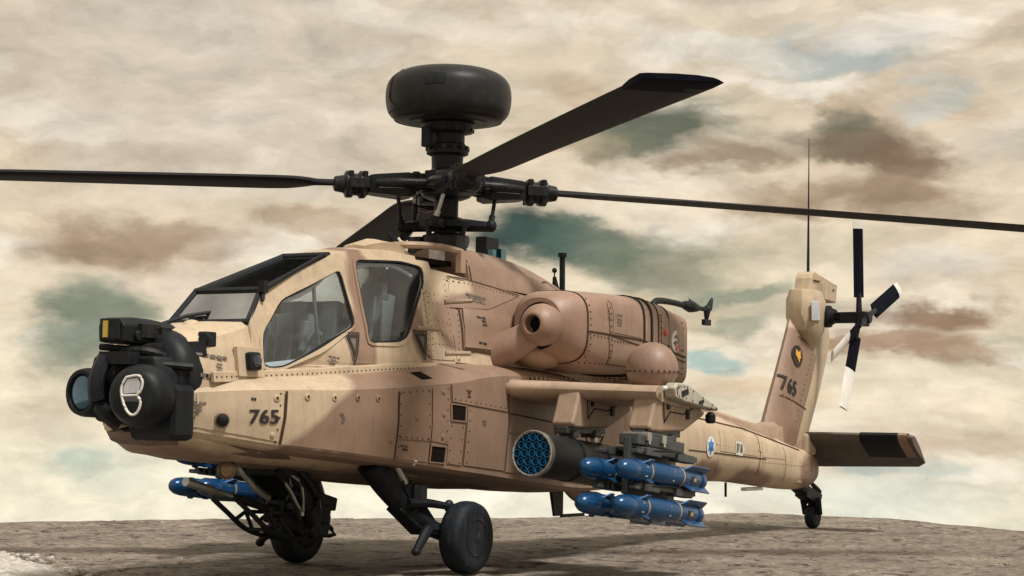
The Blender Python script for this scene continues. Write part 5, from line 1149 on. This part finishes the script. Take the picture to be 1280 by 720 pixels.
gear(1); gR = gear(-1)
mb = MB(); mb.tube([(0.726, -0.950, 0.447), (0.456, -0.950, 0.258), (0.952, -0.900, 0.279), (1.443, -0.800, 0.302)], .024, 6, 3); mb.build('step_frame', 'black', gR)
# --- chain gun below the nose
mb = MB(); mb.lathe((2.72, 0, 1.12), (0, 0, -1), [(0, .34), (.10, .34), (.14, .28), (.22, .26)], 28)
for s in (1, -1): mb.hexa([(2.46, s*.20, .92), (2.72, s*.20, .92), (2.72, s*.25, .92), (2.46, s*.25, .92), (2.20, s*.19, .48), (2.36, s*.19, .48), (2.36, s*.23, .48), (2.20, s*.23, .48)])
gun = mb.build('gun_turret', 'black', H, smooth=30, bevel=.015)
A = Vector((3.804, 0.000, 0.860)); Bp = Vector((3.077, 0.000, 0.692)); D = (Bp-A).normalized(); E_ = Bp+D*1.0
mb = MB(); mb.lathe(A, D, [(0, .022), (0, .038), (.12, .038), (.14, .034), (.34, .040), (.36, .030), (.62, .030)], 16); mb.build('muzzle_sleeve', 'steel', gun)
mb = MB(); mb.lathe(A+D*.60, D, [(0, .034), (.5, .034), (.52, .055), (.95, .06)], 14); mb.build('gun_barrel', 'black2', gun)
mb = MB(); c = A+D*1.55; qx = (-D).to_track_quat('X', 'Z').to_matrix()
mb.box(c, (.72, .20, .20), qx); mb.box(c+Vector((-.1, .12, .06)), (.34, .10, .16), qx); mb.box(c+Vector((-.25, .02, .15)), (.3, .24, .12), qx); mb.lathe(c+Vector((-.05, .08, -.1)), (0, 1, 0), [(0, .07), (.10, .07)], 12); mb.build('gun_receiver', 'black2', gun, smooth=30, bevel=.014)
mb = MB()
for s in (1, -1):
    p = [Vector((3.299, 0.000, 0.704)), Vector((3.093, 0.000, 0.577)), Vector((2.850, 0.000, 0.433)), Vector((2.514, 0.000, 0.351)), Vector((2.134, 0.000, 0.336))]
    p = [Vector((k.x, s*.13, k.z)) for k in p]; mb.tube(p, .022, 6, 3)
    q1 = Vector((2.857, -0.000, 0.584)); q1.y = s*.13; mb.tube([p[1]+(p[2]-p[1])*.4, q1], .018, 6); mb.tube([q1, p[2]+(p[3]-p[2])*.3], .018, 6); q2 = Vector((2.723, 0.000, 0.539)); q2.y = s*.13; mb.tube([q2, p[3]], .018, 6); mb.tube([q1, q2+Vector((-.4, 0, .02))], .02, 6)
mb.tube([(p[0].x, -.13, p[0].z), (p[0].x, .13, p[0].z)], .02, 6); mb.tube([(p[2].x, -.13, p[2].z), (p[2].x, .13, p[2].z)], .02, 6)
mb.build('gun_cradle', 'black', gun, smooth=60)
mb = MB(); mb.tube([(2.9, .18, .98), (2.78, .27, .80), (2.60, .25, .62), (2.46, .2, .60)], .016, 6); mb.tube([(2.85, .1, .98), (2.65, .28, .86), (2.55, .26, .6)], .013, 6); mb.tube([(3.05, -.1, 1.0), (2.85, -.05, .8), (2.7, 0, .70)], .03, 6); mb.build('feed_cable', 'steel', gun)
for (u, c_) in (((2.50, .14, .60), 'red'), ((2.46, .16, .57), 'white'), ((2.56, .12, .63), 'rail')): MB().box(u, (.04, .05, .05)).build('connector', c_, gun, smooth=0)
mb = MB(); mb.tube([(1.801, -0.450, 0.991), (1.510, -0.500, 0.794), (1.196, -0.600, 0.589), (0.981, -0.700, 0.457)], [.15, .13, .085, .06], 12); mb.tube([(0.983, -0.700, 0.503), (1.155, -0.750, 0.430), (1.274, -0.800, 0.356)], .06, 8); mb.build('leg_brace', 'black', gR)
mb = MB(); mb.tube([(2.30, -.05, 1.0), (2.22, -.05, .85), (2.30, -.02, .68), (2.45, 0, .58)], [.09, .085, .08, .06], 10); mb.build('ammunition_chute', 'black2', gun)
mb = MB(); mb.tube([(2.62, .26, .95), (2.40, .27, .75), (2.30, .24, .50)], .03, 6); mb.tube([(2.90, .24, .95), (2.72, .25, .75), (2.55, .22, .52)], .028, 6); mb.lathe((2.35, .20, .55), (0, 1, 0), [(0, .09), (.07, .09)], 14); mb.lathe((2.58, .20, .74), (0, 1, 0), [(0, .05), (.08, .05)], 12); mb.build('elevation_actuator', 'black2', gun)
mb = MB(); c = Vector((3.544, 0.220, 0.955)); dl = Vector((.9, .42, 0)).normalized(); mb.lathe(c-dl*.10, dl, [(0, .03), (.05, .07), (.12, .078), (.13, .066), (.11, .06)], 24); mb.build('landing_light', 'brass', fuselage)
MB().lathe(c+dl*.012, dl, [(0, .062), (.006, .05)], 20).build('light_lens', 'brass', fuselage); mb = MB(); mb.tube([c-dl*.1, c+Vector((-.12, -.05, .16))], .03, 8); mb.build('light_arm', 'black', fuselage)
mb = MB(); mb.box((1.6, -.50, .90), (1.3, .06, .07)); mb.build('belly_rail', 'black', fuselage, smooth=0, bevel=.01)

# --- aerials on the roof
mb = MB(); p = Vector((-2.354, 0.000, 2.834)); q = Vector((-2.340, 0.000, 3.257)); mb.tube([p-Vector((0, 0, .2)), q], .032, 10); mb.lathe(q-Vector((0, 0, .03)), (0, 0, 1), [(0, .05), (.045, .05)], 14); mb.lathe(p, (0, 0, 1), [(-.1, .06), (0, .06)], 10); mb.build('post_aerial', 'black', H, smooth=40)
mb = MB(); p = Vector((-2.041, 0.100, 2.810)); q = Vector((-2.001, 0.100, 2.981)); mb.tube([p, q], [.05, .02], 8); mb.tube([q, q+Vector((.0, 0, .06))], .008, 5); mb.ell(q+Vector((0, 0, .07)), (.03, .03, .03), 8, 6); mb.build('anticollision_light', 'black', H)
mb = MB(); P_ = [(-3.422, 0.550, 2.659), (-3.459, 0.550, 2.752), (-3.577, 0.550, 2.815), (-3.943, 0.550, 2.820), (-4.277, 0.550, 2.803)]; mb.tube(P_, [.045, .04, .04, .035, .035], 10, 4); mb.lathe((-3.423, 0.550, 2.641), (0, 0, 1), [(-.16, .07), (.04, .05)], 12)
a = Vector((-4.235, 0.550, 2.810)); b = Vector((-4.620, 0.550, 2.796)); mb.tube([a, (a+b)/2, b], [.04, .075, .04], 10); mb.tube([b, Vector((-4.883, 0.550, 2.793))], .028, 8)
mb.hexa([Vector((-4.486, 0.530, 2.883)), Vector((-4.400, 0.530, 2.906)), Vector((-4.319, 0.570, 2.900)), Vector((-4.404, 0.570, 2.877)), Vector((-4.617, 0.530, 2.844)), Vector((-4.488, 0.530, 2.826)), Vector((-4.406, 0.570, 2.821)), Vector((-4.534, 0.570, 2.838))])
c = Vector((-4.883, 0.550, 2.793)); t_ = Vector((-5.013, 0.550, 2.936)); bo = Vector((-4.864, 0.550, 2.668)); mb.tube([t_, c+Vector((-.05, 0, .03)), c, bo], [.014, .045, .05, .022], 8); mb.box(bo-Vector((0, 0, .03)), (.16, .05, .07)); mb.build('air_data_probe', 'black', H, smooth=45)
mb = MB(); c = Vector((-1.020, -0.150, 3.199)); mb.box(c, (.26, .14, .26)); mb.build('infrared_jammer', 'black', H, smooth=0, bevel=.015)
mb = MB(); mb.box(c+Vector((-.12, .08, -.06)), (.10, .10, .14)); mb.box(c+Vector((.08, .11, -.07)), (.07, .06, .12)); mb.build('jammer_glass', 'irid', H, smooth=0, kind='stuff')

# ------------------------------------------------------------------ stores
PT = R(-5.2)
RX = Matrix.Rotation(PT, 4, 'Y')
def pod():
    r = thing('rocket_pod', 'dark grey rocket pod with blue rocket tips, inboard beneath the near wing', 'rocket pod', (.13, 1.6, 1.045)); r.rotation_euler = (0, PT, 0)
    MB().lathe((-.83, 0, 0), (1, 0, 0), [(0, .16), (.05, .20), (1.60, .205), (1.60, .19), (1.45, .185)], 40).build('tube_shell', 'pod', r, smooth=40)
    MB().lathe((.76, 0, 0), (1, 0, 0), [(0, .19), (0, .213), (.055, .213), (.060, .203), (.055, .190), (0, .19)], 48, caps=False).build('face_ring', 'steel', r, smooth=40)
    MB().lathe((.735, 0, 0), (1, 0, 0), [(0, .19), (.004, .19)], 40).build('face_plate', 'black', r, smooth=0)
    mb = MB()
    for k in range(18): a = 2*math.pi*k/18; mb.lathe((.815, .201*math.cos(a), .201*math.sin(a)), (1, 0, 0), [(0, .007), (.006, .006)], 6)
    mb.build('bolt', 'seam', r, smooth=0, kind='stuff')
    me_t = me_r = None
    for n, z in ((3, .148), (4, .074), (5, 0), (4, -.074), (3, -.148)):
        for j in range(n):
            y = (j-(n-1)/2)*.078
            if me_t is None:
                t = MB().lathe((0, 0, 0), (1, 0, 0), [(-.05, .036), (.055, .036), (.055, .030), (-.05, .030)], 14, caps=False).build('launch_tube', 'rocket', r, smooth=40)
                q = MB().lathe((0, 0, 0), (1, 0, 0), [(-.05, .029), (-.01, .027), (.02, .017), (.040, .006)], 12).build('rocket', 'rocket', r, smooth=60); me_t, me_r = t.data, q.data
            else:
                t = bpy.data.objects.new('launch_tube', me_t); C.objects.link(t); t.parent = r
                q = bpy.data.objects.new('rocket', me_r); C.objects.link(q); q.parent = r
            t.location = (.76, y, z); q.location = (.762, y, z)
    for x in (-.35, .15):
        mb = MB(); mb.lathe((x, 0, 0), (1, 0, 0), [(0, .204), (0, .209), (.04, .209), (.04, .204)], 40, caps=False); mb.build('strap', 'black', r)
        mb = MB(); mb.box((x+.02, 0, .23), (.06, .05, .08)); mb.tube([(x+.02, .07, .20), (x+.02, .1, .27)], .012, 6); mb.tube([(x+.02, -.07, .20), (x+.02, -.1, .27)], .012, 6); mb.build('suspension_lug', 'steel', r, smooth=0)
pod()
def missile_proto():
    r = thing('missile', 'x', 'missile', group='blue missiles on the launchers')
    mb = MB(); mb.lathe((0, 0, 0), (-1, 0, 0), [(0, .012), (.012, .036), (.04, .064), (.09, .084), (.16, .094), (.24, .098), (.245, .094), (.26, .094), (.265, .098), (1.58, .098), (1.62, .082), (1.63, .045)], 28); mb.build('missile_body', 'blue', r, smooth=45)
    for x, w_ in ((.46, .022), (1.10, .022)):
        MB().lathe((-x, 0, 0), (-1, 0, 0), [(0, .097), (0, .1005), (w_, .1005), (w_, .097)], 28, caps=False).build('yellow_band', 'gold', r)
    for k in range(4):
        a = R(45+90*k); d = Vector((0, math.cos(a), math.sin(a))); n = Vector((0, -math.sin(a), math.cos(a)))*.006
        def fn(pts, nm):
            mb = MB(); mb.prism([Vector((x, 0, 0))+d*rr-n for x, rr in pts], n*2); mb.build(nm, 'blue', r, smooth=0, bevel=0)
        fn([(-.30, .085), (-.40, .15), (-.47, .15), (-.47, .085)], 'canard_fin')
        fn([(-1.10, .085), (-1.22, .165), (-1.60, .165), (-1.60, .085)], 'tail_fin')
    mb = MB(); mb.lathe((-1.50, 0, 0), (-1, 0, 0), [(0, .097), (0, .103), (.05, .103), (.05, .097)], 28, caps=False); mb.build('tail_ring', 'blue', r)
    mb = MB(); mb.box((-1.30, .095, -.01), (.09, .012, .06)); p = mb.build('tail_label', 'ink', r, smooth=0); mb = MB(); mb.box((-1.32, .1015, -.01), (.04, .004, .035)); mb.build('label_print', 'gold', r, smooth=0)
    mb = MB()
    for a in (20, -30, 200, 150):
        mb.box((-.36, .097*math.cos(R(a)), .097*math.sin(R(a))), (.05, .012, .012)); mb.box((-.9, .097*math.cos(R(a)), .097*math.sin(R(a))), (.03, .012, .012))
    mb.build('body_lug', 'steel', r, smooth=0, kind='stuff')
    return r
def copy_tree(o, parent=None):
    c = o.copy(); C.objects.link(c); c.parent = parent
    for ch in list(o.children): copy_tree(ch, c)
    return c
proto = missile_proto(); first = True
for s, side in ((1, 'near'), (-1, 'far')):
    lab = 'grey four-rail missile launcher under the outer pylon of the near wing' if s > 0 else 'dark missile launcher under the far wing, seen behind the gun'
    L = thing('missile_launcher', lab, 'missile launcher', (.22, s*2.36, .90), group='missile launchers under the wings'); L.rotation_euler = (0, PT, 0)
    mb = MB(); mb.box((-.12, 0, .10), (.95, .07, .52)); mb.box((-.15, 0, .34), (.95, .20, .10)); mb.box((-.15, 0, .40), (.5, .16, .06)); mb.build('launcher_beam', 'rail', L, smooth=0, bevel=.012)
    for zz in (0.235, -.085):
        for yy in (-.185, .185):
            mb = MB(); mb.box((-.10, yy, zz), (1.15, .06, .05)); mb.box((.25, yy, zz-.01), (.30, .10, .07)); mb.box((-.40, yy, zz-.01), (.34, .11, .075)); mb.box((.50, yy, zz-.02), (.10, .075, .04)); mb.build('launch_rail', 'rail', L, smooth=0, bevel=.008)
            mb = MB(); mb.box((-.10, yy*.5, zz+.02), (.7, .16, .04)); mb.build('rail_arm', 'rail', L, smooth=0, bevel=.006)
            mb = MB(); mb.tube([(.3, yy*1.22, zz), (.05, yy*1.3, zz+.02), (-.3, yy*1.25, zz+.03), (-.55, yy, zz+.02)], .010, 5); mb.build('umbilical_cable', 'black', L)
    for k in range(2):
        mb = MB(); mb.box((-.15+.3*k, 0, .375), (.08, .26, .08)); mb.tube([(-.15+.3*k, .10, .40), (-.15+.3*k, .13, .30)], .015, 6); mb.build('sway_brace', 'steel', L, smooth=0, bevel=.006)
    for zi, (zz, xn) in enumerate(((1.02, 1.03), (.705, 1.09))):
        for yi, yy in enumerate((2.545, 2.175)):
            m = proto if first else copy_tree(proto); first = False
            m.location = (xn, s*yy, zz); m.rotation_euler = (0, PT, 0)
            row = ('upper', 'lower')[zi]; col_ = ('outer', 'inner')[yi]
            m['label'] = f'blue missile with yellow bands, {row} {col_} one on the {side} wing launcher'
